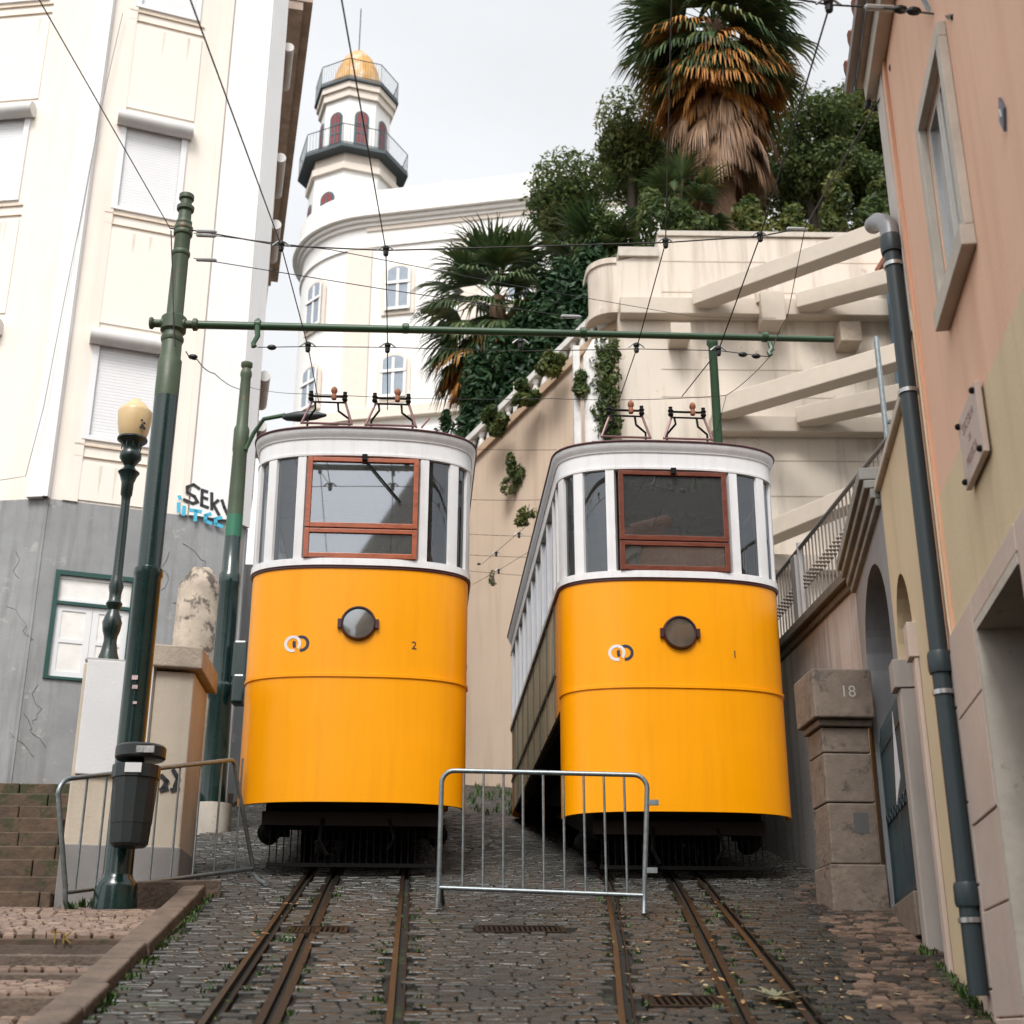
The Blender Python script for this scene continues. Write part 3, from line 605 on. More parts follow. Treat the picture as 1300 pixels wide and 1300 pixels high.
mb.tube([(SX+.02, 9.75, 6.24), (SX+.02, 21.2, 6.24)], .022, 8); mb.tube([(SX+.02, 9.75, 5.52), (SX+.02, 21.2, 5.52)], .013, 8); mb.build('top_rail', mat('grey rail paint', (.17, .165, .155), .5), rl, True)
b1 = MB(); 
while y < 21: yb_.append(y); y += .115
for i, y in enumerate(yb_[:98]):
    b1 = MB(); b1.tube([(SX+.02, y, 5.43), (SX+.02, y, 6.23)], .0085, 6); b1.lathe((SX+.02, y, 5.76), [(.009, 0), (.022, .02), (.009, .04), (.022, .06), (.009, .08), (.022, .10), (.009, .12), (.02, .14), (.009, .16)], 8)
    b1.build('baluster', mat('brown grey baluster', (.20, .165, .14), .5), rl, True)
mb = MB(); mb.tube([(SX+.02, 13.12, 5.43), (SX+.02, 13.12, 6.3)], .03, 8); mb.box((SX-.02, SX+.10), (13.2, 13.35), (5.43, 6.2)); mb.build('end_post', mat('pale post', (.4, .38, .37), .6), rl)
p = PX(1112, 428, SX+.1); mb = MB(); mb.tube([(p.x, p.y, 5.4), (p.x, p.y, p.z)], .024, 10); mb.tube([(p.x, p.y, 6.5), (p.x+.6, p.y-.3, 6.5)], .02, 6)
tag(mb.build('galvanised_post', galv, smooth=True), 'thin bare galvanised post at the near end of the railing', 'post')

# ------------------------------------------------------------------ retaining walls up the slope
rw = thing('stair_retaining_wall', 'beige streaked retaining wall rising with the stairs between the trams', 'wall', (2, 27.5, 6))
FA = Fr((-1.2, 30.6), (4.25, 25.27), (-1, -1))
tops = [FA.at(560, 628), FA.at(600, 589), FA.at(739, 454), FA.at(763, 432)]
u_ = [(-2, tops[0][1]-1.8)]+[(a, b) for a, b in tops]+[(FA.len, tops[-1][1]+.1)]
mb = MB(); pts = [FA.P(u_[0][0], 0, 4)]+[FA.P(a, 0, b) for a, b in u_]+[FA.P(FA.len, 0, 4)]; mb.prism(pts, -FA.n*.5); mb.build('wall', wallA, rw)
mb = MB()
for (a, za), (b, zb_) in zip(u_, u_[1:]): mb.prism([FA.P(a, .09, za+.003), FA.P(b, .09, zb_+.003), FA.P(b, .09, zb_+.2), FA.P(a, .09, za+.2)], -FA.n*.6)
mb.build('coping', mat('tan coping', (.50, .36, .25), .8, var=.1), rw)
ba = thing('stair_balustrade', 'white stone balustrade climbing beside the hedge', 'balustrade', FA.P(3, -.3, 14))
zt = lambda u: lerp(u_, u)
mb = MB()
for (a, za), (b, zb_) in zip(u_, u_[1:-1]): mb.prism([FA.P(a, -.1, za+.80), FA.P(b, -.1, zb_+.80), FA.P(b, -.1, zb_+.95), FA.P(a, -.1, za+.95)], -FA.n*.3)
mb.build('handrail', mat('whitewashed stone', (.66, .65, .63), .8, var=.2, scale=4), ba)
u = .3
while u < u_[-2][0]:
    z = zt(u)+.2; b1 = MB(); b1.lathe(FA.P(u, -.25, z), [(.09, 0), (.09, .08), (.05, .12), (.10, .28), (.05, .48), (.09, .54), (.09, .62)], 8); b1.build('baluster', MATS['whitewashed stone'], ba, True); u += .27
for u in (u_[-2][0], u_[-2][0]-2.4):
    mb = MB(); z = zt(u); FA.box(mb, (u-.14, u+.14), (-.4, -.06), (z, z+1.05)); mb.build('pier', MATS['whitewashed stone'], ba)
YB = 25.0
FB = Fr((3.6, YB+.05), (11.5, YB-.35), (0, -1))
bw = thing('upper_retaining_wall', 'huge cream concrete retaining wall below the palm and trees', 'wall', (6, 25, 6))
e0 = FB.at(835, 300); e1 = FB.at(1140, 306)
mb = MB(); mb.prism([FB.P(FB.at(782, 400)[0], 0, 4), FB.P(FB.len, 0, 4), FB.P(FB.len, 0, e1[1]), FB.P(e0[0], 0, e0[1]), FB.P(e0[0], 0, FB.at(833, 318)[1]), FB.P(FB.at(782, 330)[0], 0, FB.at(782, 332)[1])], -FB.n*.8)
mb.build('wall', wallB, bw)
mb = MB(); c0 = FB.P(FB.at(782, 330)[0], 0, 0); ztt = FB.at(782, 332)[1]; zc_ = FB.at(782, 395)[1]
arc = [c0+Vector((-.55*sin(a), .55*(1-cos(a)), 0)) for a in [pi/2*k/8 for k in range(9)]]
for a, b in zip(arc, arc[1:]):
    mb.add([a+Vector((0, 0, zc_)), b+Vector((0, 0, zc_)), b+Vector((0, 0, ztt-.05)), a+Vector((0, 0, ztt-.02))], [(0, 1, 2, 3)])
for k, (ee, za, zb_) in enumerate(((.04, ztt-.05, ztt+.08), (.05, zc_-.05, zc_+.08))):
    aa = [c0+Vector((-(.55+ee)*sin(a), .55-(.55+ee)*cos(a), 0)) for a in [pi/2*k/8 for k in range(9)]]
    for a, b in zip(aa, aa[1:]): mb.prism([a+Vector((0, 0, za)), b+Vector((0, 0, za)), b+Vector((0, 0, zb_)), a+Vector((0, 0, zb_))], (0, .5, 0))
mb.build('rounded_end', wallB, bw)
mb = MB(); FB.box(mb, (FB.at(785, 332)[0], e0[0]), (-.8, .08), (FB.at(833, 322)[1]-.1, FB.at(833, 322)[1]+.12)); FB.box(mb, (e0[0], FB.len), (-.8, .05), (e0[1]+.003, e0[1]+.12)); mb.build('coping', limes, bw)
def waler(px0, px1, py, th, lab):
    a = FB.at(px0, py); b = FB.at(px1, py); mb = MB(); FB.box(mb, (a[0], b[0]), (.003, .32), (a[1]-th/2, a[1]+th/2)); return tag(mb.build('wall_beam', beamM, bevel=.02), lab, 'beam', 'horizontal beams along the big wall')
for k_, (pya, pyb) in enumerate(((333, 337), (372, 376), (470, 473), (505, 508), (585, 588), (630, 633))):
    za_ = FB.at(960, pya)[1]; mb = MB(); FB.box(mb, (FB.at(840, pya)[0], FB.len), (.001, .004), (za_-.012, za_+.012)); mb.build('formwork_line', mat('formwork joint', (.40, .33, .26), .9, var=.3, scale=2), bw)
waler(786, 1140, 396, .40, 'upper horizontal beam along the big cream wall')
waler(900, 1140, 545, .36, 'middle horizontal beam along the big cream wall above the right tram')
waler(975, 1080, 720, .34, 'lowest horizontal beam behind the terrace railing')
def strut(pa, pb, th, lab, w=.4):
    a = FB.at(*pa); A = FB.P(a[0], .33, a[1]); d = ray(*pb); t = (A.z-EYE)/d.z; B = CAM+d*t
    ax = B-A; L = ax.length; ax.normalize(); side = ax.cross(Vector((0, 0, 1))).normalized(); mb = MB()
    mb.obox(A, ax, side, (0, 0, 1), (0, L+1.6), (-w/2, w/2), (-th/2, th/2)); return tag(mb.build('strut_beam', beamM, bevel=.02), lab, 'beam', 'struts bracing the big wall')
strut((882, 392), (1138, 290), .36, 'topmost strut beam from the big wall to the drainpipe elbow')
strut((1010, 396), (1142, 352), .36, 'short strut beam below the topmost, right of the antenna stub')
strut((905, 530), (1153, 449), .40, 'long strut beam crossing right above the right tram roof')
strut((1010, 540), (1153, 500), .36, 'short strut beam ending above the railing top')
strut((960, 690), (1120, 618), .36, 'strut beam seen through the top of the railing')
for (cx, cy, w, h), lab in zip(((860, 434, .42, .32), (1072, 436, .44, .46), (975, 404, .5, .7)), ('small concrete block on the big wall above the right tram', 'rough concrete block by the end of the green arm', 'concrete block under the round stub on the big wall')):
    a = FB.at(cx, cy); mb = MB(); FB.box(mb, (a[0]-w/2, a[0]+w/2), (.003, .55), (a[1]-h/2, a[1]+h/2)); tag(mb.build('concrete_block', capst if cx > 1000 else beamM, bevel=.015), lab, 'block')
a = FB.at(964, 395); mb = MB(); mb.tube([FB.P(a[0], .3, a[1]), FB.P(a[0], .3, a[1]+.52)], .14, 16); tag(mb.build('pipe_stub', beamM, smooth=True), 'round capped pipe stub standing on the upper wall beam', 'pipe')
# pier with ivy between the walls
pr = thing('white_pier', 'round headed white pier draped with ivy above the right tram', 'pier', PY(765, 500, 24.9)); a = PY(755, 436, 24.6); b_ = PY(755, 560, 24.6)
mb = MB(); mb.tube([(a.x, 24.8, 4.5), (a.x, 24.8, a.z-.2), (a.x+.12, 24.8, a.z-.02), (a.x+.3, 24.8, a.z+.05)], [.22, .22, .24, .2], 16); mb.build('shaft', MATS['whitewashed stone'], pr, True)
mb = MB(); mb.box((a.x-.42, a.x-.28), (24.9, 25.05), (4.5, a.z+.1)); mb.build('buttress', MATS['whitewashed stone'], pr)

# blue house behind garden wall
p = PY(1123, 357, 24.5); mb = MB(); mb.prism([(p.x, 19, 5), (p.x, 24.5, 5), (p.x, 24.5, p.z+.2), (p.x, 19, p.z+.2)], (6, 0, 0))
bh = tag(mb.build('blue_house', blueh), 'blue grey house wall glimpsed left of the drainpipe', 'house')
mb = MB(); mb.box((p.x-.15, p.x+6), (18.8, 24.6), (p.z+.2, p.z+.34)); mb.build('roof', tilem, bh)
mb = MB(); mb.tube([(p.x-.12, 24.0, p.z+.1), (p.x-.12, 24.0, 5.3)], .07, 8); mb.build('downpipe', mat('blue pipe', (.08, .16, .24), .5), bh, True)
mb = MB(); mb.box((p.x-.02, p.x+.05), (22.9, 23.7), (p.z-2.4, p.z-.7)); w = mb.build('window', shut, bh)

# ------------------------------------------------------------------ left apartment building
lb = thing('apartment_building', 'tall curved pale apartment block with grey base and roller shutters on left', 'building', (-5, 20, 4.5))
VERT = [(-13, 21.6), (-9.2, 20.45), (-5.78, 19.8), (-4.2, 20.1), (-3.08, 20.61), (-2.86, 20.93), (-6.1, 42)]
out = [(-.3, -1), (-.2, -1), (.15, -1), (.25, -1), (.6, -1), (1, .2)]
FRS = [Fr(a, b, o) for a, b, o in zip(VERT, VERT[1:], out)]
ZG = FRS[3].at(200, 650)[1]
def zg(i): return ZG
ZT = 20.3
gz = [FRS[1].at(0, 627)[1], FRS[2].at(90, 632)[1], FRS[3].at(200, 650)[1], FRS[4].at(290, 668)[1]]
ZG = sum(gz)/4
winS = []     # (facade index, u0,u1,z0,z1)
def facbox(i, pxl, pxr, pyt, pyb):
    f = FRS[i]; a = f.at(pxl, (pyt+pyb)/2); b = f.at(pxr, (pyt+pyb)/2); m_ = f.at((pxl+pxr)/2, pyt); n_ = f.at((pxl+pxr)/2, pyb)
    return [min(a[0], b[0]), max(a[0], b[0]), min(m_[1], n_[1]), max(m_[1], n_[1])]
W1 = facbox(2, 149, 232, 155, 270); W2 = facbox(2, 113, 202, 425, 557)
FM = Fr(VERT[2], VERT[4], (.2, -1))
# straight bay between the two middle vertices instead of the bowed corner
FRS[2] = FM; VERT2 = [VERT[0], VERT[1], VERT[2], VERT[4], VERT[5], VERT[6]]
FR2 = [Fr(VERT2[i], VERT2[i+1], o) for i, o in enumerate([(-.3, -1), (-.2, -1), (.2, -1), (.6, -1), (1, .2)])]
FM = FR2[2]; FL = FR2[1]
def fm(pxl, pxr, pyt, pyb, f=FM):
    pc = (pyt+pyb)/2; a = f.at(pxl, pc); b = f.at(pxr, pc); m_ = f.at((pxl+pxr)/2, pyt); n_ = f.at((pxl+pxr)/2, pyb)
    return min(a[0], b[0]), max(a[0], b[0]), min(m_[1], n_[1]), max(m_[1], n_[1])
w1 = fm(147, 234, 165, 272); w2 = fm(115, 200, 440, 562); w0 = (w1[0], w1[1], 2*w1[2]-w2[2], 2*w1[3]-w2[3])
uu0 = (w1[0]+w2[0])/2; uu1 = (w1[1]+w2[1])/2; hh = w2[3]-w2[2]
wins = [(uu0, uu1, z, z+hh) for z in (w2[2], w1[2], 2*w1[2]-w2[2])]
l1 = fm(-60, 30, 150, 255, FL); pitch = w1[2]-w2[2]
lw = [(l1[0], l1[1], l1[2]+k*pitch, l1[2]+hh+k*pitch) for k in (-1, 0, 1)]
gwn = fm(62, 168, 728, 866)
def facade(f, u0, u1, za, zb_, holes, m, name):
    mb = wall(f, u0, u1, za, zb_, holes, .3, MB()); return mb.build(name, m, lb)
for i, f in enumerate(FR2):
    hl = [(a, b, c, d, 0) for a, b, c, d in (lw if f is FL else wins if f is FM else [])]
    facade(f, 0, f.len, ZG, ZT, hl, paleP if i in (3,) else cream, 'wall')
    hb_ = [(gwn[0], gwn[1], gwn[2], gwn[3], 0)] if f is FM else []
    facade(f, -.03, f.len+.03, 2.6, ZG, hb_, greyR, 'base_wall')
# cool white pilaster strips between the cream bays
mb = MB()
pa = FM.at(57+16, 200)[0]; FM.box(mb, (0.0, FM.at(112, 200)[0]), (.003, .10), (ZG, ZT)); 
FL.box(mb, (FL.len-.30, FL.len+.05), (.003, .10), (ZG, ZT)); FM.box(mb, (FM.at(272, 300)[0], FM.len+.02), (.003, .06), (ZG, ZT))
FR2[3].box(mb, (0, FR2[3].len), (.003, .06), (ZG, ZT)); mb.build('pilaster', paleP, lb)
mb = MB(); FM.box(mb, (FM.at(262, 300)[0], FM.at(270, 300)[0]), (.003, .05), (ZG, ZT)); FM.box(mb, (FM.at(122, 300)[0], FM.at(140, 300)[0]), (.003, .03), (ZG, ZT)); mb.build('bay_edge', cream, lb)
def shutter(f, w):
    a, b, c, d = w
    fr = MB()
    for ru in ((a-.03, a+.07), (b-.07, b+.03)): f.box(fr, ru, (.001, .04), (c-.04, d+.02))
    f.box(fr, (a+.07, b-.07), (.001, .04), (c-.04, c+.03)); fo = fr.build('window', shut, lb)
    s_ = MB(); n = int((d-c)/.055)
    for k in range(n): z = c+.03+k*(d-c-.03)/n; f.box(s_, (a+.07, b-.07), (-.06, -.03+.012), (z+.0015, z+(d-c-.03)/n-.0015))
    f.box(s_, (a+.02, b-.02), (-.09, -.062), (c, d)); s_.build('roller_shutter', shut, fo)
    bx = MB(); ce = f.P(a-.10, .10, d+.06); bx.tube([ce, f.P(b+.10, .10, d+.06)], .135, 14); bx.build('shutter_box', shutbox, fo, True)
    g = MB(); r_ = random.Random(int(d*10))
    for k in range(7): u = a+r_.uniform(0, b-a-.2); g.obox(f.o, f.u, f.n, (0, 0, 1), (u, u+r_.uniform(.05, .2)), (.222, .2255), (d+.04, d+.04+r_.uniform(.02, .06)))
    g.build('peeling_paint', mat('worn shutter paint', (.22, .21, .2), .8), fo)
for w in wins: shutter(FM, w)
for w in lw: shutter(FL, w)
# sills and recessed spandrel panels
for (a, b, c, d), f in [(w, FM) for w in wins]+[(w, FL) for w in lw]:
    mb = MB(); f.box(mb, (a-.12, b+.12), (.001, .03), (c-.34, c-.33)); mb.build('lower_sill', mat('cream sill', (.70, .58, .46), .8), lb)
    mb = MB(); f.box(mb, (a-.12, b+.12), (.001, .03), (c-.15, c-.12)); mb.build('sill', mat('cream sill', (.70, .58, .46), .8), lb)
    mb = MB(); f.box(mb, (a-.10, b+.10), (.001, .022), (max(ZG+.04, c-pitch+hh+.36), c-.42)); mb.build('spandrel_panel', mat('pale cream render', (.82, .765, .69), .85, var=.02), lb)
rnd = random.Random(17)
for (a, b, c, d), f in [(w, FM) for w in wins]+[(w, FL) for w in lw]:
    for k in range(2):
        u = rnd.uniform(a, b-.1); mb = MB(); q_ = [(0, 0), (.05, 0), (.04, -rnd.uniform(.15, .3)), (.02, -rnd.uniform(.3, .6))]
        mb.prism([f.P(u+x_, .0235, c-.46+z_) for x_, z_ in q_], f.n*.001); mb.build('run_stain', mat('pale run stain', (.70, .62, .53), .85), lb)
# ground floor window
a, b, c, d = gwn; fo = MB(); t = .07; FM.box(fo, (a, b), (-.08, .03), (d-t, d)); FM.box(fo, (a, b), (-.08, .03), (c, c+t*.6)); FM.box(fo, (a, a+t), (-.08, .03), (c+t*.6, d-t)); FM.box(fo, (b-t, b), (-.08, .03), (c+t*.6, d-t))
tz = d-.38*(d-c)*.75; FM.box(fo, (a+t, b-t), (-.08, .02), (tz-.05, tz)); gwo = fo.build('green_window_frame', grpaint, lb)
sa = MB(); um = (a+b)/2
for x0, x1 in ((a+t, um-.004), (um+.004, b-t)):
    for ru in ((x0, x0+.09), (x1-.09, x1)): FM.box(sa, ru, (-.06, -.02), (c+t*.6, tz-.05))
    for rz in ((c+t*.6, c+t*.6+.09), (tz-.14, tz-.05), ((c+tz)/2-.03, (c+tz)/2+.03)): FM.box(sa, (x0+.09, x1-.09), (-.06, -.02), rz)
for rz in ((tz, tz+.05), (d-t-.05, d-t)): FM.box(sa, (a+t, b-t), (-.06, -.02), rz)
sa.build('white_casement', shut, gwo)
g = MB(); FM.box(g, (a+t, b-t), (-.045, -.04), (c+.05, d-t)); g.build('pane', glassmat('bright pane', .12, (.95, .95, .95), .01, 2, .1), gwo)
g = MB(); FM.box(g, (a+t, b-t), (-.036, -.033), (c+.05, d-t)); g.build('reflection_sheet', mat('white reflection sheet', (.8, .78, .75), .9), gwo)  # opaque white sheet before the glass, stands in for its bright reflection
# eave and shutter boxes along the receding side
FS = FR2[4]
mb = MB(); zE = PY(386, 20, 22).z; FS.box(mb, (-.05, 10.6), (.003, .50), (ZT-.3, ZT-.1)); FS.box(mb, (-.03, 10.5), (.003, .32), (ZT-.5, ZT-.303)); mb.build('eave', brownst, lb)
mb = MB(); mb.prism([FR2[i].P(0, -.02, ZT-.1) for i in range(5)]+[FS.P(FS.len, 0, ZT-.1), FR2[0].P(0, -8, ZT-.1)], (0, 0, .4)); mb.build('roof', tilem, lb)
for px_, py_, ln in ((374, 66, 1.4), (369, 206, 1.4), (354, 290, 1.3), (350, 482, 1.3), (346, 545, 1.3)):
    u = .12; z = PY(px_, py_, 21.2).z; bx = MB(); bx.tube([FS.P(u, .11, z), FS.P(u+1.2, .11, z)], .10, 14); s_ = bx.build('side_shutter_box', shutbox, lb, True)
    bx = MB(); FS.box(bx, (u+.05, u+1.15), (.003, .06), (z-1.3, z-.1)); bx.build('side_shutter', mat('brown side shutter', (.30, .22, .17), .8), s_)  # plain brown shutter slab below its box
# conduit lines on the facade
def facline(f, pts, r, m, name, lab):
    mb = MB(); mb.tube([f.P(f.at(*p)[0], .115, f.at(*p)[1]) for p in pts], r, 5); return tag(mb.build(name, m), lab, 'cable')
facline(FM, [(155, 22), (128, 140), (104, 270), (80, 390), (55, 520), (32, 608), (0, 613)], .007, mat('grey cable', (.25, .24, .23), .6), 'wall_cable', 'thin cable running diagonally down the pale apartment block')
# cracks in the grey base
rnd = random.Random(8); mb = MB()
for sx, sy_, n_, dx_ in ((215, 700, 9, 1), (232, 690, 6, 5), (8, 770, 12, 1), (30, 905, 10, 4), (48, 870, 9, 0), (20, 700, 7, 0), (220, 765, 8, 8), (12, 930, 6, 6)):
    x, y = sx, sy_; pts = []
    for k in range(n_): pts.append((x, y)); x += rnd.uniform(-8, 8)+dx_; y += rnd.uniform(1, 11)
    mb = MB(); mb.tube([FM.P(FM.at(*p)[0], .002, FM.at(*p)[1]) for p in pts], [.0055*rnd.uniform(.4, 1.2) for _ in pts], 4); mb.build('crack', mat('crack line', (.10, .095, .09), .9), lb)
# graffiti
def strokes(f, segs, w, m, name, lab, n=.066):
    mb = MB()
    for s_ in segs:
        pts = [f.P(f.at(*p)[0], n, f.at(*p)[1]) for p in s_]
        for a_, b_ in zip(pts, pts[1:]):
            d_ = (b_-a_); 
            if d_.length < 1e-4: continue
            sd_ = d_.normalized().cross(f.n)*w/2; e_ = d_.normalized()*w*.35
            mb.prism([a_-e_-sd_, b_+e_-sd_, b_+e_+sd_, a_-e_+sd_], f.n*(.002))
    o = mb.build(name, m); return tag(o, lab, 'graffiti') if lab else o
strokes(FM, [[(252, 622), (245, 617), (237, 620), (237, 627), (246, 632), (250, 639), (244, 641), (233, 636)],
             [(262, 626), (256, 624), (255, 643), (263, 646)], [(256, 633), (262, 635)],
             [(268, 628), (268, 648)], [(276, 637), (270, 642), (277, 655)], [(281, 637), (284, 646), (288, 655)]], .05, spray, 'black_graffiti', 'black sprayed graffiti letters on the pale wall above the grey base')
strokes(FM, [[(227, 632), (228, 635)], [(226, 641), (226, 651)], [(233, 645), (232, 655)], [(241, 649), (254, 651)], [(248, 650), (247, 662)], [(266, 654), (260, 656), (260, 663), (267, 666)], [(280, 659), (273, 660), (273, 667), (281, 670)]], .055, cyan, 'cyan_graffiti', 'cyan sprayed graffiti letters under the black ones', n=.063)

mb = MB(); mb.box((-3.6, -2.3), (24, 34), (3.5, 9.6)); tag(mb.build('side_wall', greyR), 'pale side wall glimpsed between the second green pole and the left tram', 'wall')
# buttress stub by second pole (mottled)
p = PG(262, 1045); bt = MB(); A = PY(262, 720, 18.4); B = PY(268, 960, 18.4)
bt.tube([(A.x-.1, 18.6, B.z-1.2), (A.x-.1, 18.6, A.z-.25), (A.x-.02, 18.6, A.z-.08), (A.x+.06, 18.6, A.z)], [.36, .30, .24, .08], 14)
tag(bt.build('stone_buttress', mat('mottled old plaster', (.42, .35, .28), .9, var=.3, scale=5, bump=.6, bscale=14, blotch=((.06, .05, .045), .53, 3)), smooth=True), 'mottled old plaster buttress behind the second green pole', 'buttress')

# ------------------------------------------------------------------ pedestal block on the left
FPa = PY(74, 1120, 11.55); FPb = PY(239, 1060, 11.75); FP = Fr((FPa.x, 11.55), (FPb.x, 11.75), (0, -1))
pd = thing('masonry_block', 'squat cream and grey masonry block under the street lamp', 'masonry block', (-2.4, 10.7, 2.35))
LP = FP.len
def fpb(mb, ru, ry, rz): return mb.obox(FP.o, FP.u, (0, 1, 0), (0, 0, 1), ru, ry, rz)
def fp(px, py): return FP.at(px, py)
zW = fp(140, 1065)[1]
zl = lambda px_, py_: fp(px_, py_)[1]
tA = zl(140, 840); tB = zl(215, 852); uM = fp(192, 910)[0]; uE = fp(243, 900)[0]
lz = (zl(80, 1072)+zl(225, 1075))/2
mb = MB(); fpb(mb, (0, uM), (0, .8), (2.1, tA-.02)); fpb(mb, (uM+.002, uE), (.004, .8), (2.1, tB)); mb.build('body', mat('cream stucco block', (.52, .45, .36), .85, var=.1, scale=3, bump=.3, streak=((.4, .33, .27), .4, 6)), pd, bevel=.012)
mb = MB(); FP.box(mb, (.03, uM-.015), (.002, .035), (zl(140, 985), tA)); mb.build('white_panel', mat('whitewashed panel', (.68, .68, .69), .8, var=.06, scale=3, bump=.2), pd, bevel=.006)
mb = MB(); fpb(mb, (-.015, uE+.012), (-.012, .81), (2.05, lz)); mb.build('grey_plinth', mat('grey plinth render', (.22, .21, .205), .9, var=.15, bump=.3), pd, bevel=.01)
cz0, cz1 = tB+.004, zl(230, 822)
mb = MB(); fpb(mb, (uM-.02, uE+.07), (-.07, .9), (cz0+.02, cz1)); mb.build('cap_stone', capst, pd, bevel=.012)
mb = MB(); fpb(mb, (0, uM), (0, .8), (tA-.018, tA+.03)); mb.build('top_slab', mat('grey slab', (.30, .29, .28), .9), pd, bevel=.02)
strokes(FP, [[(205, 985), (212, 992), (207, 1000)], [(220, 978), (226, 988), (222, 998)], [(204, 1003), (212, 1001)], [(218, 1003), (226, 1000)]], .035, spray, 'black_tag', 'black scrawled tag low on the cream masonry block', n=.006)

# street lamp
uL, zL = fp(137, 832); LPp = FP.P(uL, -.22, tA+.03); q = PP(137, 832, LPp[:2], (LPp+FP.u)[:2])
ztop = PP(175, 506, (LPp.x, LPp.y), (LPp.x+1, LPp.y)).z
lm = thing('street_lamp', 'dark green cast iron lamp with yellowed pointed glass globe', 'street lamp', LPp)
H = ztop-LPp.z; sc = .0072
def lz_(py): return (832-py)/(832-506)*H
prof = [(834, 15), (826, 14), (818, 11), (806, 8.5), (800, 9), (794, 11.5), (784, 13), (776, 10), (770, 7), (765, 10), (762, 11), (758, 8), (750, 8), (742, 10), (734, 8), (728, 6.8), (680, 6.5), (640, 6), (632, 6.5), (630, 8), (615, 8.5), (606, 12), (602, 15), (599, 11), (594, 7), (590, 10), (584, 15), (578, 15), (573, 11), (568, 12), (566, 14), (563, 18), (561, 21), (559, 21)]
mb = MB(); mb.lathe(LPp, [(r*sc*.92, lz_(y)) for y, r in prof], 20); mb.build('post', cast, lm, True)
mb = MB()
for k in range(10):
    a = 2*pi*k/10; mb.tube([LPp+Vector((cos(a)*13.5*sc*.92, sin(a)*13.5*sc*.92, lz_(y))) for y in (572, 560)], .006, 5)
mb.build('fluting', cast, lm)
gp = [(546, 20), (540, 24), (528, 26.5), (520, 27), (516, 25.5), (511, 16), (508, 7), (506, 0.5)]
gp = [(548, 21), (542, 24), (533, 26), (526, 27), (520, 26), (516, 21), (510, 11), (507, 5), (505.5, .6)]
def gz_(py): return lz_(548)+(548-py)/42*(lz_(504)-lz_(562)) if False else (lz_(560)+(548-py)/42.5*(H-lz_(560)))
# rescale collar: globe sits from photo row 560 to 505
prof_top = lz_(560)
mb = MB(); mb.lathe(LPp, [(r*sc*.92, prof_top+(z)*(H-prof_top)) for z, r in ((-.02, 16), (.05, 18), (.2, 21), (.4, 23), (.62, 24.3), (.67, 23.5), (.76, 18.5), (.88, 11.5), (.95, 5.5), (.98, 4.5), (1.0, .8))], 28); gl = mb.build('globe', globe, lm, True)
mb = MB()
for k, (a0, zz, r0) in enumerate(((-.9, .35, .012), (-.85, .22, .02), (-.72, .3, .014), (-.7, .18, .018), (-.95, .17, .012))):
    rr_ = 23.2*sc*.92+.002; c = LPp+Vector((cos(a0)*rr_, sin(a0)*rr_, prof_top+zz*(H-prof_top))); mb.lathe(c, [(r0, 0), (r0*.8, .004)], 7, (cos(a0), sin(a0), 0))
mb.build('marker_scrawl', spray, gl)

# ------------------------------------------------------------------ green poles, arm, bin
P1 = Vector((-2.19, 10.5, G(10.5)))
pole = thing('catenary_pole', 'tall dark green tapered steel pole carrying the long cross arm', 'pole', P1, 'green overhead line poles')
zz = lambda py: PY(200, py, 10.5).z-P1.z
mb = MB(); mb.lathe(P1, [(.16, -.1), (.165, .0), (.155, zz(1128)), (.15, zz(1122)), (.118, zz(1116)), (.108, zz(1110)), (.106, zz(1000)), (.106, zz(735)), (.116, zz(732)), (.116, zz(724)), (.097, zz(722)), (.10, zz(505))], 24); mb.build('lower_shaft', green, pole, True)
mb = MB(); mb.lathe(P1, [(.1, zz(505)), (.1, zz(458)), (.086, zz(455)), (.086, zz(405)), (.072, zz(398)), (.068, zz(292)), (.075, zz(290)), (.075, zz(286)), (.06, zz(284)), (.055, zz(268)), (.075, zz(266)), (.078, zz(262)), (.05, zz(259)), (.05, zz(254)), (.066, zz(252)), (.066, zz(247))], 20); mb.build('upper_shaft', olive, pole, True)
for k, (y, r) in enumerate(((290, .083), (283, .07), (322, .08), (296, .083))): mb = MB(); mb.lathe(P1+Vector((0, 0, zz(y))), [(r*.93, -.02), (r, -.01), (r, .02), (r*.9, .03)], 20); mb.build('band', olive, pole, True)
mb = MB(); zA = zz(412)
mb.lathe(P1+Vector((0, 0, zA-.08)), [(.09, 0), (.11, .02), (.11, .14), (.09, .16)], 16); mb.lathe(P1+Vector((0, 0, zA-.17)), [(.09, 0), (.10, .03), (.09, .06)], 16)
mb.lathe(P1+Vector((-.20, -.02, zA)), [(.05, 0), (.055, .02), (.035, .04), (.035, .09), (.05, .1), (.05, .3), (.035, .31), (.035, .36), (.055, .37), (.055, .40), (.03, .42)], 14, (1, 0, 0)); mb.build('arm_clamp', olive, pole, True)
arm = MB(); Z0 = P1.z+zA; xe_ = 3.62
arm.tube([(P1.x+.18, 10.48, Z0), (xe_, 10.48, Z0+.07)], [.036, .028], 14); am = arm.build('cross_arm', poleg, pole, True)
for px_ in (327, 515, 740, 970):
    mb = MB(); x = PY(px_, 415, 10.48).x; mb.lathe((x-.03, 10.48, Z0+.01+(x-P1.x)*.012), [(.035, 0), (.048, .01), (.048, .05), (.035, .06)], 12, (1, 0, 0)); mb.lathe((x, 10.48, Z0+.03), [(.02, 0), (.024, .03), (.012, .05)], 8); mb.build('collar', poleg, pole, True)
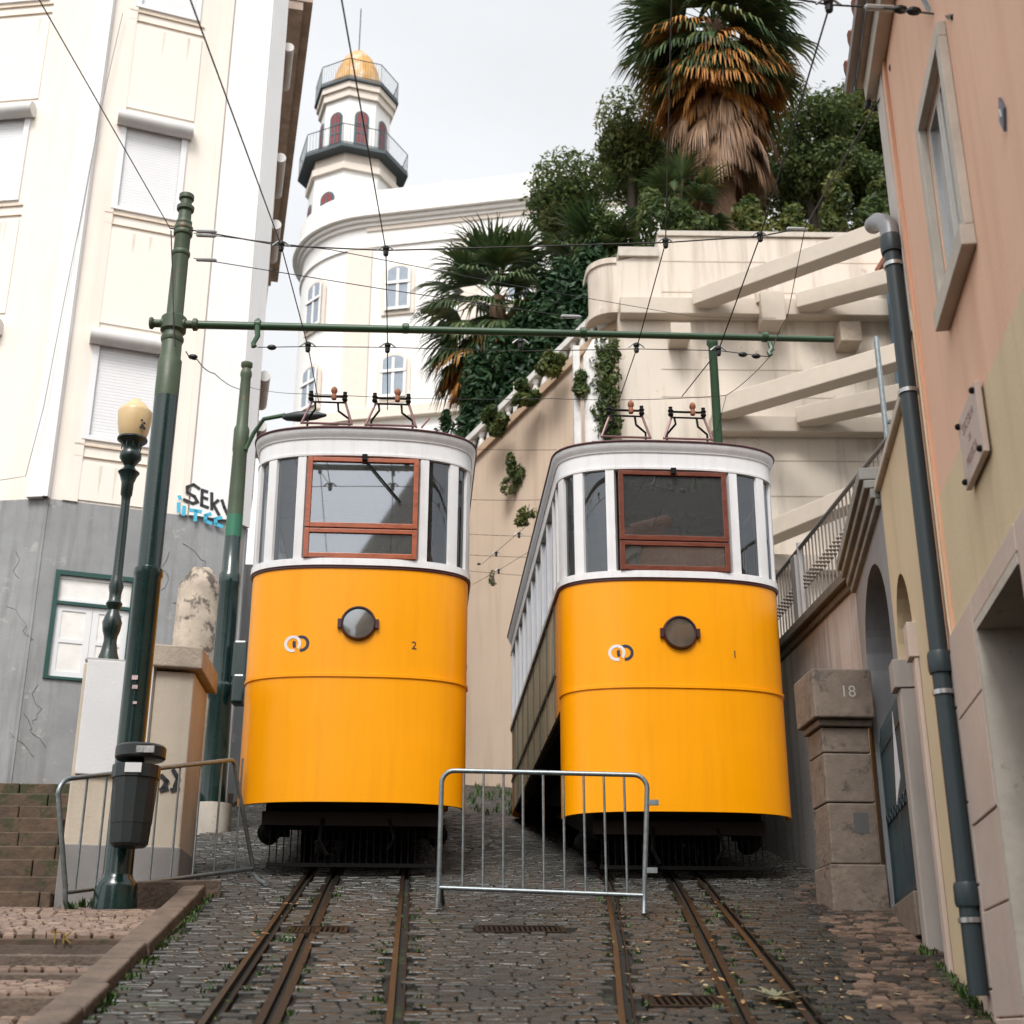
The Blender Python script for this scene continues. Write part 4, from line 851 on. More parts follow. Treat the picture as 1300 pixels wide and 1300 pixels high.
for px_, yb2 in ((327, 441), (975, 452)):
    mb = MB(); x = PY(px_, 415, 10.48).x; zq = PY(px_, yb2, 10.45).z; mb.tube([(x, 10.46, Z0), (x+.01, 10.45, (Z0+zq)/2), (x-.02, 10.44, zq+.03), (x-.01, 10.44, zq)], [.026, .024, .022, .026], 8); mb.build('hook', poleg, pole, True)
mb = MB()
for py_, s_ in ((860, .035), (872, .03), (892, .02)): 
    c = PY(172, py_, 10.385); mb.box((c.x-s_/2-.01, c.x+s_/2), (c.y-.002, c.y+.004), (c.z-s_/2, c.z+s_/2))
mb.build('sticker', mat('torn sticker', (.5, .36, .36), .6, var=.5, scale=30), pole)
P2 = Vector((-2.50, 17.06, G(17.06)))
p2 = thing('catenary_pole', 'rust patched green pole behind the lamp, left of the left tram', 'pole', P2, 'green overhead line poles')
z2 = lambda py: PY(300, py, 17.06).z-P2.z
mb = MB(); mb.lathe(P2+Vector((0, 0, .003)), [(.24, -.1), (.24, .32)], 20); mb.build('concrete_foot', limes, p2, True)
mb = MB(); mb.lathe(P2, [(.18, .3), (.16, z2(1040)), (.145, z2(890)), (.17, z2(885)), (.17, z2(872)), (.135, z2(868)), (.13, z2(745)), (.14, z2(742)), (.14, z2(730)), (.115, z2(727)), (.108, z2(683))], 22); mb.build('lower_shaft', green, p2, True)
mb = MB(); mb.lathe(P2, [(.109, z2(683)), (.107, z2(655))], 20); mb.build('bright_band', bright, p2, True)
mb = MB(); mb.lathe(P2, [(.107, z2(655)), (.096, z2(575)), (.105, z2(572)), (.105, z2(545)), (.08, z2(540)), (.068, z2(480)), (.08, z2(477)), (.08, z2(473)), (.068, z2(470)), (.055, z2(468)), (.08, z2(465)), (.08, z2(461))], 20); mb.build('upper_shaft', olive, p2, True)
mb = MB(); a = PY(322, 550, 17.0); b = PY(335, 532, 16.9); c = PY(362, 527, 16.8); mb.tube([(P2.x+.08, 17, a.z-.25), a, b, c], .03, 8); mb.build('lamp_bracket', poleg, p2, True)
c2 = PY(395, 531, 16.6); mb = MB(); mb.lathe(c2+Vector((-.38, 0, .0)), [(.02, 0), (.05, .05), (.075, .22), (.06, .45), (.02, .6)], 12, (1, -.2, 0)); mb.build('lamp_head', binm, p2, True)
mb = MB(); b = PY(296, 878, 16.75); mb.box((b.x-.02, b.x+.14), (16.7, 16.95), (b.z-.15, b.z+.22)); c = PY(303, 838, 16.8); mb.box((c.x-.08, c.x+.10), (16.75, 16.95), (c.z-.25, c.z+.25)); mb.build('junction_box', green, p2, bevel=.03)
# third pole behind right tram
P3b = PY(908, 556, 20.8); P3t = PY(904, 430, 20.8)
mb = MB(); mb.lathe((P3t.x, 20.8, G(20.8)), [(.085, 0), (.075, P3t.z-G(20.8)-.15), (.1, P3t.z-G(20.8)-.12), (.1, P3t.z-G(20.8)), (.06, P3t.z-G(20.8)+.05)], 16)
tag(mb.build('catenary_pole', poleg, smooth=True), 'plain light green pole rising behind the right tram roof', 'pole', 'green overhead line poles')

bn = thing('litter_bin', 'dark grey lidded litter bin strapped to the tall green pole', 'litter bin', (-2.08, 10.28, 2.9))
yb0 = 10.25; tz_ = PY(178, 968, yb0-.15).z; bz = PY(163, 1073, yb0-.1).z; cx_ = PY(170, 1010, yb0).x
mb = MB(); N = 12; prof = [(.115, bz), (.135, bz+.02), (.145, bz+.16), (.148, bz+.163), (.165, tz_-.1), (.175, tz_-.095), (.175, tz_)]
mb.lathe((cx_, yb0, 0), prof, N); mb.lathe((cx_, yb0, 0), [(.16, tz_-.2), (.16, tz_+.001)], N); mb.build('body', binm, bn)
lz0 = PY(178, 962, yb0-.18).z+.03; mb = MB(); mb.lathe((cx_+.02, yb0, 0), [(.03, lz0-.02), (.17, lz0-.015), (.185, lz0), (.185, lz0+.075), (.17, lz0+.09)], 24); mb.build('lid', binm, bn, True)
mb = MB(); mb.tube([(cx_, yb0, tz_-.05), (cx_, yb0, lz0)], .05, 10); mb.box((cx_-.06, cx_+.04), (yb0, 10.42), (bz+.1, bz+.2)); mb.build('bracket', black, bn)
mb = MB(); mb.box((cx_-.05, cx_+.07), (yb0-.178, yb0-.174), (tz_-.075, tz_-.005)); mb.build('label_plate', paperW, bn)
mb = MB(); mb.box((cx_+.02, cx_+.15), (yb0-.187, yb0-.16), (lz0+.01, lz0+.06)); mb.build('lid_sticker', mat('scuffed sticker', (.3, .3, .3), .6, var=.6, scale=30), bn)

# ------------------------------------------------------------------ barriers
def barrier(f, name, lab, top, left, right, bot, bars, footL, footR, tabs):
    t = thing('crowd_barrier', lab, 'barrier', f.P(f.at(*footL)[0], 0, f.at(*footL)[1]), 'grey crowd control barriers')
    left_one = not tabs; Q = lambda p, n=0: f.P(f.at(*p)[0], n, f.at(*p)[1])
    tl, tr = Q(top[0]), Q(top[1]); r = .10; ud = (tr-tl).normalized(); dn = Vector((0, 0, -1)); bl_, br_ = Q(left), Q(right)
    def bend(c, a, b, n=6): return [c+a*r*(1-sin(pi/2*k/n))+b*r*(1-cos(pi/2*k/n)) for k in range(n+1)]
    mb = MB(); path = [bl_]+bend(tl, dn, ud)+list(bend(tr, -ud, dn))+[br_]; mb.tube(path, .019, 10); mb.build('frame', galv, t, True)
    a, b = Q(bot[0]), Q(bot[1]); u2 = (b-a).normalized(); mb = MB(); mb.tube([Q(footL, .0)]+[a+dn*r*.9-u2*.01]+bend(a+Vector((0, 0, 0)), dn, u2)[1:]+[b], .018, 10) if False else mb.tube([a, b], .017, 10); mb.build('bottom_rail', galv, t, True)
    def on(A, B, u):
        ua = (A-f.o).dot(f.u); ub = (B-f.o).dot(f.u); k = (u-ua)/(ub-ua); return A.z+(B.z-A.z)*k
    for (xp_, yp_) in bars:
        u = f.at(xp_, yp_)[0]; mb = MB(); mb.tube([f.P(u, 0, on(a, b, u)), f.P(u, 0, on(tl, tr, u))], .0095, 8); mb.build('bar', galv, t, True)
    for base, ft in ((bl_, footL), (br_, footR)):
        F = PG(*ft); mb = MB(); mb.tube([base+Vector((0, 0, .03)), base+Vector((0, 0, -.02)), base*.6+F*.4+Vector((0, 0, -.02)), F+Vector((0, 0, .03))], .019, 8)
        if left_one: mb.build('foot', galv, t, True)
        if left_one: continue
        o2 = base+(f.n*-.28)+Vector((0, 0, -.02)); g_ = Vector((o2.x-.0, o2.y, G(o2.y)+.02)); mb.tube([base, base*.5+g_*.5+Vector((0, 0, .05)), g_], .019, 8); mb.build('foot', galv, t, True)
    for p in tabs:
        c = Q(p); mb = MB(); mb.obox(c, f.u, f.n, (0, 0, 1), (-.0, .085), (-.012, .012), (-.02, .02)); mb.build('hook', galv, t)
    return t
FBm = Fr((.18, 10.49), (1.70, 10.27), (0, -1))
barrier(FBm, 'crowd_barrier', 'grey crowd barrier standing across the gap between the trams', ((561, 978), (821, 984)), (557, 1124), (818, 1134), ((558, 1127), (819, 1137)),
        [(x, 1050) for x in (588, 613.5, 639, 664, 690, 716, 742, 768, 794)], (555, 1158), (818, 1166), ((822, 1019), (820, 1105)))
FBl = Fr((-2.50, 10.38), (-1.58, 12.3), (1, -.5))
barrier(FBl, 'crowd_barrier', 'grey crowd barrier leaning against the pole left of the left tram', ((76, 990), (300, 964)), (83, 1128), (322, 1106), ((84, 1133), (322, 1103)),
        [(103, 1060), (128, 1060), (158, 1060), (196, 1050), (222, 1050), (250, 1045), (276, 1045), (302, 1050)], (84, 1158), (337, 1127), ())

# ------------------------------------------------------------------ trams
LT = 7.5
def tram(cx, y0, zs, num, wo, lab, wiper, gcy, dw=0):
    T = thing('funicular_tram', lab, 'tram', (cx, y0, G(y0)), 'yellow funicular trams')
    D = .52; NEXP = 2.7
    def halfw(z): return lerp([(0, 1.045), (1.15, 1.045), (2.2, 1.047), (3.7, 1.055)], z)+dw
    def yl(z): return lerp([(0, 0), (2.2, -.02), (3.7, -.06)], z)     # nose leans forward slightly
    def pt(s, z, off=0):
        """s in [-1,1] runs round the nose from the left side to the right side"""
        a = (s+1)/2*pi; c, sn = -cos(a), sin(a); hw = halfw(z)+off; dd = D+off
        x = hw*(abs(c)**(2/NEXP))*(1 if c > 0 else -1); y = D-dd*(abs(sn)**(2/NEXP))
        return Vector((cx+x, y0+yl(z)+y, zs+z))
    def sx(x):           # s whose |x| fraction is x (of the half width)
        c = min(1, abs(x))**(NEXP/2); a = math.acos(-c if x >= 0 else c); return a/pi*2-1
    def outl(z, off=0, full=True, n=40):
        r = [pt(-1+2*k/n, z, off) for k in range(n+1)]
        if full:
            hw = halfw(z)+off
            back = [Vector((2*cx-p.x, 2*y0+LT-(p.y-y0-yl(z))-y0+0, p.z)) for p in r]   # mirrored rear end
            r = r+[Vector((p.x, y0+LT-(p.y-y0-yl(z)), p.z)) for p in r[::-1]]
        return r
    def loft(mb, rings, closed=False):
        n = len(rings[0]); o = len(mb.v); mb.add([p for r in rings for p in r], [(j*n+i, j*n+(i+1) % n, (j+1)*n+(i+1) % n, (j+1)*n+i) for j in range(len(rings)-1) for i in range(n if closed else n-1)])
    # front yellow panel: skirt to belt
    mb = MB(); zsq = [0, .3, .7, 1.12, 1.13, 1.135, 1.165, 1.17, 1.5, 1.9, 2.18]
    offs = [0, 0, 0, 0, .0, .012, .012, 0, 0, 0, 0]
    loft(mb, [outl(z, o, False) for z, o in zip(zsq, offs)]); loft(mb, [outl(0, 0, False), outl(.0, -.03, False), outl(2.18, -.03, False)])
    sk = mb.build('front_panel', yellow, T, True)
    # wrap-back of the panel to the first door post, sides
    zb_ = 1.02
    for sgn in (-1, 1):
        x0 = cx+sgn*halfw(1.0); x1 = cx+sgn*halfw(2.18)
        for ya_, yb3 in ((y0+D, y0+D+.34), (y0+LT-D-.28, y0+LT-D)):
            body = MB(); body.prism([(x0, ya_, zs+zb_), (x0, yb3, zs+zb_), (x1, yb3, zs+2.18), (x1, ya_, zs+2.18)], (-sgn*.03, 0, 0)); body.build('entrance_panel', yellow, T)
    for sgn, nm in ((-1, 'side_panel'), (1, 'side_panel')):
        mb = MB(); x0 = cx+sgn*halfw(1.0); x1 = cx+sgn*halfw(2.18)
        mb.prism([(x0, y0+D+.36, zs+zb_), (x0, y0+LT-D-.3, zs+zb_), (x1, y0+LT-D-.3, zs+2.18), (x1, y0+D+.36, zs+2.18)], (-sgn*.03, 0, 0))
        mb.build(nm, sidem, T)
        mb = MB()
        for k in range(8):
            y = y0+D+.36+k*(LT-2*D-.66)/7; mb.prism([(x0+sgn*.001, y-.02, zs+zb_), (x0+sgn*.001, y+.02, zs+zb_), (x1+sgn*.001, y+.02, zs+2.18), (x1+sgn*.001, y-.02, zs+2.18)], (sgn*.012, 0, 0))
        mb.prism([(x0+sgn*.001, y0+D+.3, zs+zb_+.42), (x0+sgn*.001, y0+LT-D, zs+zb_+.42), (x0+sgn*.003, y0+LT-D, zs+zb_+.46), (x0+sgn*.003, y0+D+.3, zs+zb_+.46)], (sgn*.014, 0, 0))
        mb.build('side_trim', mat('side trim', (.10, .10, .085), .5), T)
    rear = MB(); rr = [[Vector((p.x, 2*y0+LT-p.y+0, p.z)) for p in outl(z, 0, False)] for z in (1.0, 2.18)]; loft(rear, rr); rear.build('rear_panel', yellow, T, True)
    # maroon line and white sill band
    def band(name, m, z0, z1, off0, off1, zz=None):
        mb = MB(); loft(mb, [outl(z0, -.03), outl(z0, off0), outl(z1, off1), outl(z1, -.03)], True); return mb.build(name, m, T, True)
    band('belt_line', maroon, 2.183, 2.205, .012, .012); band('sill_band', white, 2.207, 2.275, .026, .022)
    # window posts around the nose, side posts
    zg0, zg1 = 2.277, 3.32
    posts = [(-.60, -.525), (.525, .60), (-.875, -.80), (.80, .875), (-.993, -.957), (.957, .993)]
    for a, b in posts:
        mb = MB(); sa_, sb_ = sx(a), sx(b); n = 5; rings = []
        for z in (zg0, zg1):
            o_ = [pt(sa_+(sb_-sa_)*k/n, z, .008) for k in range(n+1)]; i_ = [pt(sb_-(sb_-sa_)*k/n, z, -.045) for k in range(n+1)]; rings.append(o_+i_)
        loft(mb, rings, True); mb.build('window_post', white, T, True)
    pitch_ = (LT-2*D-.5)/9
    for sgn in (-1, 1):
        for k in range(11):
            y = y0+D+.02+(0 if k == 0 else .34+(k-1)*pitch_); x = cx+sgn*halfw(2.8)
            mb = MB(); mb.box((x-.045, x+.008) if sgn > 0 else (x-.008, x+.045), (y-.02, y+.06), (zs+zg0, zs+zg1)); mb.build('side_post', white, T)
    # rear posts
    for a, b in posts[:4]:
        mb = MB(); p_, q_ = pt(sx(a), 2.8), pt(sx(b), 2.8); yy_ = y0+LT-(p_.y-y0-yl(2.8)); mb.box((min(p_.x, q_.x), max(p_.x, q_.x)), (yy_-.05, yy_+.005), (zs+zg0, zs+zg1)); mb.build('rear_post', white, T)
    # glass
    for a, b in ((-.80, -.60), (.60, .80), (-.957, -.875), (.875, .957)):
        mb = MB(); sa_, sb_ = sx(a), sx(b); n = 6; loft(mb, [[pt(sa_+(sb_-sa_)*k/n, z, -.02) for k in range(n+1)] for z in (zg0, zg1)]); mb.build('corner_window', tramglass, T, True)
    for sgn in (-1, 1):
        x = cx+sgn*(halfw(2.8)-.02); mb = MB(); mb.add([(x, y0+D, zs+zg0), (x, y0+LT-D, zs+zg0), (x, y0+LT-D, zs+zg1), (x, y0+D, zs+zg1)], [(0, 1, 2, 3)]); mb.build('side_window', tramglass, T)
    # wooden windscreen frame, slightly proud
    yf = lambda z: pt(0, z).y-.004
    def sbox(mb, x0, x1, z0, z1, d0=-.012, d1=.035):
        mb.prism([(cx+x0, yf(z0)+d0, zs+z0), (cx+x1, yf(z0)+d0, zs+z0), (cx+x1, yf(z1)+d0, zs+z1), (cx+x0, yf(z1)+d0, zs+z1)], (0, d1-d0, 0))
    fw_ = MB(); hwid = .535; zm = zg0+.30; wt = .047
    for z0_, z1_ in ((zg0+.002, zm-.006), (zm+.006, zg1-.02)):
        sbox(fw_, -hwid, -hwid+wt, z0_, z1_); sbox(fw_, hwid-wt, hwid, z0_, z1_); sbox(fw_, -hwid+wt, hwid-wt, z0_, z0_+.05, -.010); sbox(fw_, -hwid+wt, hwid-wt, z1_-wt*.9, z1_, -.010)
    ws = fw_.build('windscreen_frame', wo, T, bevel=.004)
    for z0_, z1_, nm in ((zg0+.05, zm-.05, 'lower_pane'), (zm+.056, zg1-.07, 'upper_pane')):
        g = MB(); yy0, yy1 = yf(z0_)+.012, yf(z1_)+.012; g.add([(cx-hwid+.05, yy0, zs+z0_), (cx+hwid-.05, yy0, zs+z0_), (cx+hwid-.05, yy1, zs+z1_), (cx-hwid+.05, yy1, zs+z1_)], [(0, 1, 2, 3)]); g.build(nm, windglass, ws)
    # fascia, cornice, roof
    mb = MB(); prof = [(3.322, .0), (3.322, .014), (3.342, .016), (3.346, .004), (3.495, .006), (3.50, .018), (3.515, .02), (3.525, .03), (3.545, .038), (3.56, .048), (3.59, .052)]
    loft(mb, [outl(z, o) for z, o in [(3.322, -.05)]+prof], True); mb.build('fascia', white, T, True)
    mb = MB(); rp = [(3.592, .03), (3.592, .060), (3.603, .066), (3.613, .060), (3.63, .0), (3.65, -.15), (3.675, -.4), (3.69, -.7), (3.695, -.95)]
    rings = [outl(z, o) for z, o in rp]; loft(mb, rings, True); mb.build('roof', mat('maroon roof', (.10, .04, .045), .5, var=.2), T, True)
    mb = MB(); o_ = outl(3.33, -.06); mb.prism(o_, (0, 0, .02)); mb.build('ceiling', mat('pale ceiling', (.3, .28, .25), .7), T)
    # interior: floor, bulkheads with openings, console
    mb = MB(); o_ = outl(1.05, -.05); mb.prism(o_, (0, 0, .05)); mb.build('floor', inner, T)
    mb = MB(); yb_ = y0+1.15
    for x0, x1, z0, z1 in ((-.98, -.32, 1.15, 2.35), (.32, .98, 1.15, 2.35), (-.98, -.90, 2.352, 3.29), (.90, .98, 2.352, 3.29), (-.36, -.30, 2.352, 3.29), (.30, .36, 2.352, 3.29), (-.90, -.36, 3.12, 3.29), (.36, .90, 3.12, 3.29), (-.3, .3, 3.17, 3.29)):
        mb.box((cx+x0, cx+x1), (yb_, yb_+.04), (zs+z0, zs+z1))
    mb.build('bulkhead', mat('dark brown bulkhead', (.07, .05, .035), .5), T)
    mb = MB(); mb.box((cx-.45, cx+.45), (y0+.25, y0+.5), (zs+1.15, zs+2.3)); mb.tube([(cx+.2, y0+.45, zs+2.3), (cx+.2, y0+.45, zs+2.45)], .1, 12); mb.build('console', inner, T)
    mb = MB(); 
    for k in range(5):
        for sg in (-1, 1): mb.box((cx+sg*.6-.3, cx+sg*.6+.3), (y0+1.6+k*.8, y0+1.66+k*.8), (zs+1.2, zs+2.25))
    mb.build('seats', wood2, T)
    # headlamp
    hx = cx+.012; hz = zs+gcy; hy = pt(0, gcy).y
    hl = MB(); hl.lathe((hx, hy+.02, hz), [(.16, 0), (.166, .02), (.164, .045), (.152, .062), (.145, .062), (.14, .05), (.14, .02)], 32, (0, -1, 0), cap=False)
    for sgn in (-1, 1): hl.box((hx+sgn*.174-.016, hx+sgn*.174+.016), (hy-.035, hy+.01), (hz-.05, hz+.035))
    h_ = hl.build('headlamp_housing', mat('maroon enamel', (.055, .018, .02), .35), T, True)
    mb = MB(); mb.lathe((hx, hy+.012, hz), [(.14, 0), (.13, .0)], 32, (0, -1, 0)); mb.build('reflector', reflm, h_)
    mb = MB(); mb.lathe((hx, hy-.022, hz), [(.141, 0), (.10, .006), (.05, .009), (.01, .010)], 32, (0, -1, 0)); mb.build('lens', lens, h_, True)
    # painted emblem: two linked rings, and the number, following the curved panel
    def ony(x, z): 
        f_ = abs(x)/halfw(z); return y0+yl(z)+D-D*(max(0, 1-f_**NEXP))**(1/NEXP)
    ez = gcy-.195; ex = -.555
    def ring(name, xc, r0, r1, m, a0, a1, lift):
        mb = MB(); n = 36; vs_ = []
        for k in range(n+1):
            a = a0+(a1-a0)*k/n
            for r in (r0, r1):
                x, z = xc+r*cos(a), ez+r*sin(a)
                for l in (lift, lift-.0012): vs_.append((cx+x, ony(x, z)-l, zs+z))
        mb.add(vs_, [f for k in range(n) for f in ((4*k+0, 4*k+2, 4*k+6, 4*k+4), (4*k+2, 4*k+3, 4*k+7, 4*k+6), (4*k, 4*k+4, 4*k+5, 4*k+1))]); return mb.build(name, m, sk)
    ring('white_ring', ex-.032, .052, .080, markW, -.75, 2*pi-1.25, .0035)
    ring('dark_ring', ex+.045, .050, .078, mark, 2.35-pi*1.28, 2.35-.0, .0025); ring('dark_ring', ex+.045, .050, .078, mark, 2.75, 3.7, .005)
    x_ = .535; tm = text_mesh(num, .105, 'number', mark, sk, Matrix(((1, 0, 0, cx+x_), (0, 0, -1, y0+yl(ez)), (0, 1, 0, zs+ez), (0, 0, 0, 1))))
    o0 = org(sk)
    for v in tm.data.vertices: v.co.y = ony(v.co.x+o0.x-cx, ez)-.003-o0.y
    # windscreen wiper
    wp = MB(); z1_ = zg1-.045; y_ = yf(3.0)-.035
    if wiper:
        wp.tube([(cx+.02, yf(z1_)-.03, zs+z1_), (cx+.20, y_, zs+z1_-.22), (cx+.35, y_+.01, zs+z1_-.40)], .006, 6); wp.tube([(cx+.03, y_-.006, zs+z1_-.02), (cx+.37, y_+.012, zs+z1_-.43)], .009, 6)
    wp.box((cx-.015, cx+.035), (yf(z1_)-.05, yf(z1_)-.012), (zs+z1_-.01, zs+z1_+.05)); wp.build('wiper', black, T)
    # underframe: level body on an inclined black chassis
    mb = MB()
    ch = lambda y, h: G(y)+h
    ya, yb2 = y0+.45, y0+LT-.2
    for sgn in (-1, 1):
        x = cx+sgn*.78; mb.prism([(x, ya, ch(ya, .34)), (x, yb2, ch(yb2, .22)), (x, yb2, zs+1.0), (x, ya, zs+.86), (x, ya, ch(ya, .6))], (-sgn*.06, 0, 0))
    mb.box((cx-.72, cx+.72), (ya+.05, ya+.12), (ch(ya, .42), zs+.2)); mb.box((cx-.7, cx+.7), (ya+.5, ya+.6), (ch(ya+.5, .45), zs+.9))
    mb.box((cx-.98, cx+.98), (y0+.55, y0+LT-.5), (zs+.93, zs+1.01)); mb.build('underframe', black, T)
    mb = MB(); mb.box((cx-.80, cx+.80), (y0+.34, y0+.42), (zs-.16, zs-.04)); mb.build('buffer_beam', mat('oxide red beam', (.014, .007, .006), .7), T)
    mb = MB(); mb.tube([(cx-.25, y0+.34, zs-.1), (cx-.27, y0+.3, zs-.3), (cx-.2, y0+.34, zs-.42)], .02, 8); mb.build('air_hose', black, T); mb = MB(); mb.tube([(cx+.35, y0+.34, zs-.1), (cx+.40, y0+.3, zs-.28), (cx+.34, y0+.36, zs-.38)], .015, 8); mb.build('air_hose', black, T)
    for yy_ in (y0+1.15, y0+LT-1.2):
        ax_ = MB(); ax_.tube([(cx-.5, yy_, ch(yy_, .3)), (cx+.5, yy_, ch(yy_, .3))], .05, 10); ax_.build('axle', black, T)
        for sgn in (-1, 1): w_ = MB(); w_.lathe((cx+sgn*.44-.04, yy_, ch(yy_, .30)), [(.31, 0), (.31, .02), (.28, .025), (.28, .09), (.1, .1)], 24, (1, 0, 0)); w_.build('wheel', black, T, True)
    for sgn in (-1, 1):
        br = MB(); br.box((cx+sgn*.66-.08, cx+sgn*.66+.08), (y0+.5, y0+.8), (ch(y0+.6, .35), zs+.0)); br.lathe((cx+sgn*.8, y0+.9, zs-.15), [(.05, 0), (.1, .02), (.1, .18), (.05, .2)], 12, (0, 1, 0)); br.build('brake_gear', black, T)
    # lifeguard lattice
    cg = MB(); yg = y0+.42; zlo, zhi = ch(yg, .10), ch(yg, .50); xl, xr = cx-.74, cx+.80
    cg.box((xl, xr), (yg-.02, yg+.02), (zlo-.02, zlo+.015)); cg.box((xl, xr), (yg-.018, yg+.018), (zhi-.01, zhi+.03))
    n = 24
    for k in range(n+1): x = xl+.02+(xr-xl-.04)*k/n; cg.tube([(x, yg, zlo), (x, yg, zhi+(.25 if k > n-3 or k < 2 else 0))], .0065, 5)
    cg.build('lifeguard', black, T)
    # step on the street side
    mb = MB(); mb.box((cx-1.02, cx-.8), (y0+.62, y0+1.0), (zs+.5, zs+.53)); mb.box((cx-.98, cx-.95), (y0+.6, y0+.64), (zs+.5, zs+1.0)); mb.build('step', black, T)
    # current collectors on the roof
    zr = zs+3.665
    for k, xo in enumerate((-.40, .24)):
        C = Vector((cx+xo, y0+.22, zr+.09)); col = MB()
        col.tube([C+Vector((-.26, 0, .03)), C+Vector((.26, 0, .03))], .012, 6); col.tube([C+Vector((-.26, .3, .09)), C+Vector((.26, .3, .09))], .01, 6)
        col.tube([C+Vector((-.25, 0, .03)), C+Vector((-.15, .02, .30))], .013, 6); col.tube([C+Vector((.25, 0, .03)), C+Vector((.17, .02, .30))], .013, 6); 
        cb = col.build('collector_frame', pinkiron, T, True)
        h2 = MB(); h2.tube([C+Vector((-.18, 0, .33)), C+Vector((.18, 0, .33))], .012, 6); h2.tube([C+Vector((-.15, .03, .28)), C+Vector((.17, .03, .28))], .01, 6)
        for xx_ in (-.17, .17): h2.lathe(C+Vector((xx_, 0, .28)), [(.02, 0), (.03, .02), (.02, .04), (.03, .06), (.018, .08), (.022, .1)], 10)
        h2.tube([C+Vector((-.13, .02, .28)), C+Vector((-.12, .02, .20)), C+Vector((-.2, .1, .12)), C+Vector((-.2, .1, 0))], .012, 6); h2.tube([C+Vector((.10, .02, .28)), C+Vector((.11, .02, .18)), C+Vector((.22, .1, .13)), C+Vector((.22, .1, 0))], .012, 6)
        h2.build('insulator_bow', black, cb, True)
        h3 = MB(); h3.lathe(C+Vector((.06, 0, .30)), [(.025, 0), (.03, .03), (.02, .06), (.035, .09), (.03, .12), (.012, .14)], 10); h3.build('contact_head', rustred, cb, True)
    rb = MB(); rb.box((cx-.75, cx+.75), (y0+.2, y0+LT-.6), (zr+.0, zr+.06)); rb.build('roof_walk', pinkiron, T)
    return T, pt
sidem = mat('weathered side panel', (.66, .54, .36), .5, var=.3, scale=2, stretch=(1, 1, .15), blotch=((.16, .30, .26), .55, 2.2), streak=((.5, .36, .2), .5, 5))
ZS_L = PY(450, 1018, 12.2).z; ZS_R = PY(860, 1033, 12.2).z+.02
tl_, ptL = tram(-.585, 12.2, ZS_L, '2', wood, 'yellow and white funicular tram number 2 with wiper and reflected sky', True, PY(450, 792, 12.2).z-ZS_L)
tr_, ptR = tram(2.44, 12.2, ZS_R, '1', wood2, 'yellow and white funicular tram number 1 with dark windscreen on the right', False, PY(862, 804, 12.2).z-ZS_R, .033)
mb = MB(); 
for a, b in (((521, 531), (529, 543)), ((545, 531), (535, 543))): mb.tube([PY(*a, 13.2), PY(*b, 13.2)], .012, 6)
mb.build('roof_bracket', pinkiron, tl_)

# ------------------------------------------------------------------ overhead wires
def W3(p): return PY(*p)
def wirething(name, pts, r, lab, sag=0, m=wire, fits=(), cat='wire'):
    P_ = [W3(p) for p in pts]; full = []
    if pts[0][1] < 0 and name in ('contact_wire', 'pole_stay_wire'): P_[0] = P_[0]+(P_[0]-P_[1]).normalized()*14
    for a, b in zip(P_, P_[1:]):
        n = 8 if sag else 1
        for k in range(n): q_ = a.lerp(b, k/n); q_.z -= sag*4*(k/n)*(1-k/n); full.append(q_)
    full.append(P_[-1]); mb = MB(); mb.tube(full, r*.72, 5)
    if fits:
        t = thing(name, lab, cat, full[0]); mb.build('strand', m, t, True)
        for f_ in fits:
            c = W3(f_[:3]); fb = MB(); d_ = f_[3]
            if d_ == 'hang': fb.lathe(c, [(.008, -.055), (.02, -.045), (.024, -.015), (.014, 0), (.027, .012), (.027, .032), (.01, .045)], 12); fb.build('hanger', fit, t, True); hh_ = MB(); hh_.tube([c+Vector((-.07, 0, .0)), c+Vector((-.03, 0, .035)), c+Vector((.03, 0, .035)), c+Vector((.07, 0, 0))], .008, 5); hh_.build('clip', porc, t, True)
            elif d_ == 'egg': fb.lathe(c-Vector((.05, 0, 0)), [(.006, .01), (.02, .025), (.025, .05), (.02, .075), (.006, .09)], 10, f_[4] if len(f_) > 4 else (1, 0, 0)); fb.build('insulator', fit, t, True)
            elif d_ == 'rod': fb.lathe(c-Vector((.09, 0, 0)), [(.008, 0), (.018, .01), (.018, .16), (.008, .18)], 8, (1, 0, 0)); fb.build('turnbuckle', porc, t, True)
        return t
    return tag(mb.build(name, m, smooth=True), lab, cat)
YA = 10.45
wirething('contact_wire', [(240, -5, 5.4), (357, 312, 9.6), (391, 440, 10.45), (405, 512, 12.7)], .007, 'contact wire dropping from top left to the left tram left collector')
wirething('contact_wire', [(433, -5, 5.4), (490, 318, 9.6), (492, 440, 10.45), (492, 520, 12.7)], .007, 'contact wire dropping from the top middle to the left tram right collector')
wirething('contact_wire', [(853, -5, 5.6), (845, 308, 9.6), (808, 443, 10.45), (786, 508, 12.7)], .007, 'contact wire dropping past the palm to the right tram left collector')
wirething('contact_wire', [(1053, 8, 5.8), (965, 300, 9.6), (912, 445, 10.45), (866, 503, 12.7)], .008, 'contact wire dropping from top right insulator to the right tram right collector')
wirething('pole_stay_wire', [(47, -5, 6.5), (216, 290, YA)], .006, 'stay wire from the top left corner to the tall green pole')
wirething('span_wire', [(216, 290, YA), (250, 293, YA), (357, 312, 9.65), (490, 318, 9.65), (845, 308, 9.65), (965, 300, 9.65), (1022, 289, 9.6)], .009, 'upper black span wire crossing from the tall pole past both trams', fits=[(357, 312, 9.62, 'hang'), (490, 318, 9.62, 'hang'), (845, 308, 9.62, 'hang'), (965, 300, 9.62, 'hang'), (262, 294, 10.3, 'rod'), (1012, 291, 9.6, 'rod')])
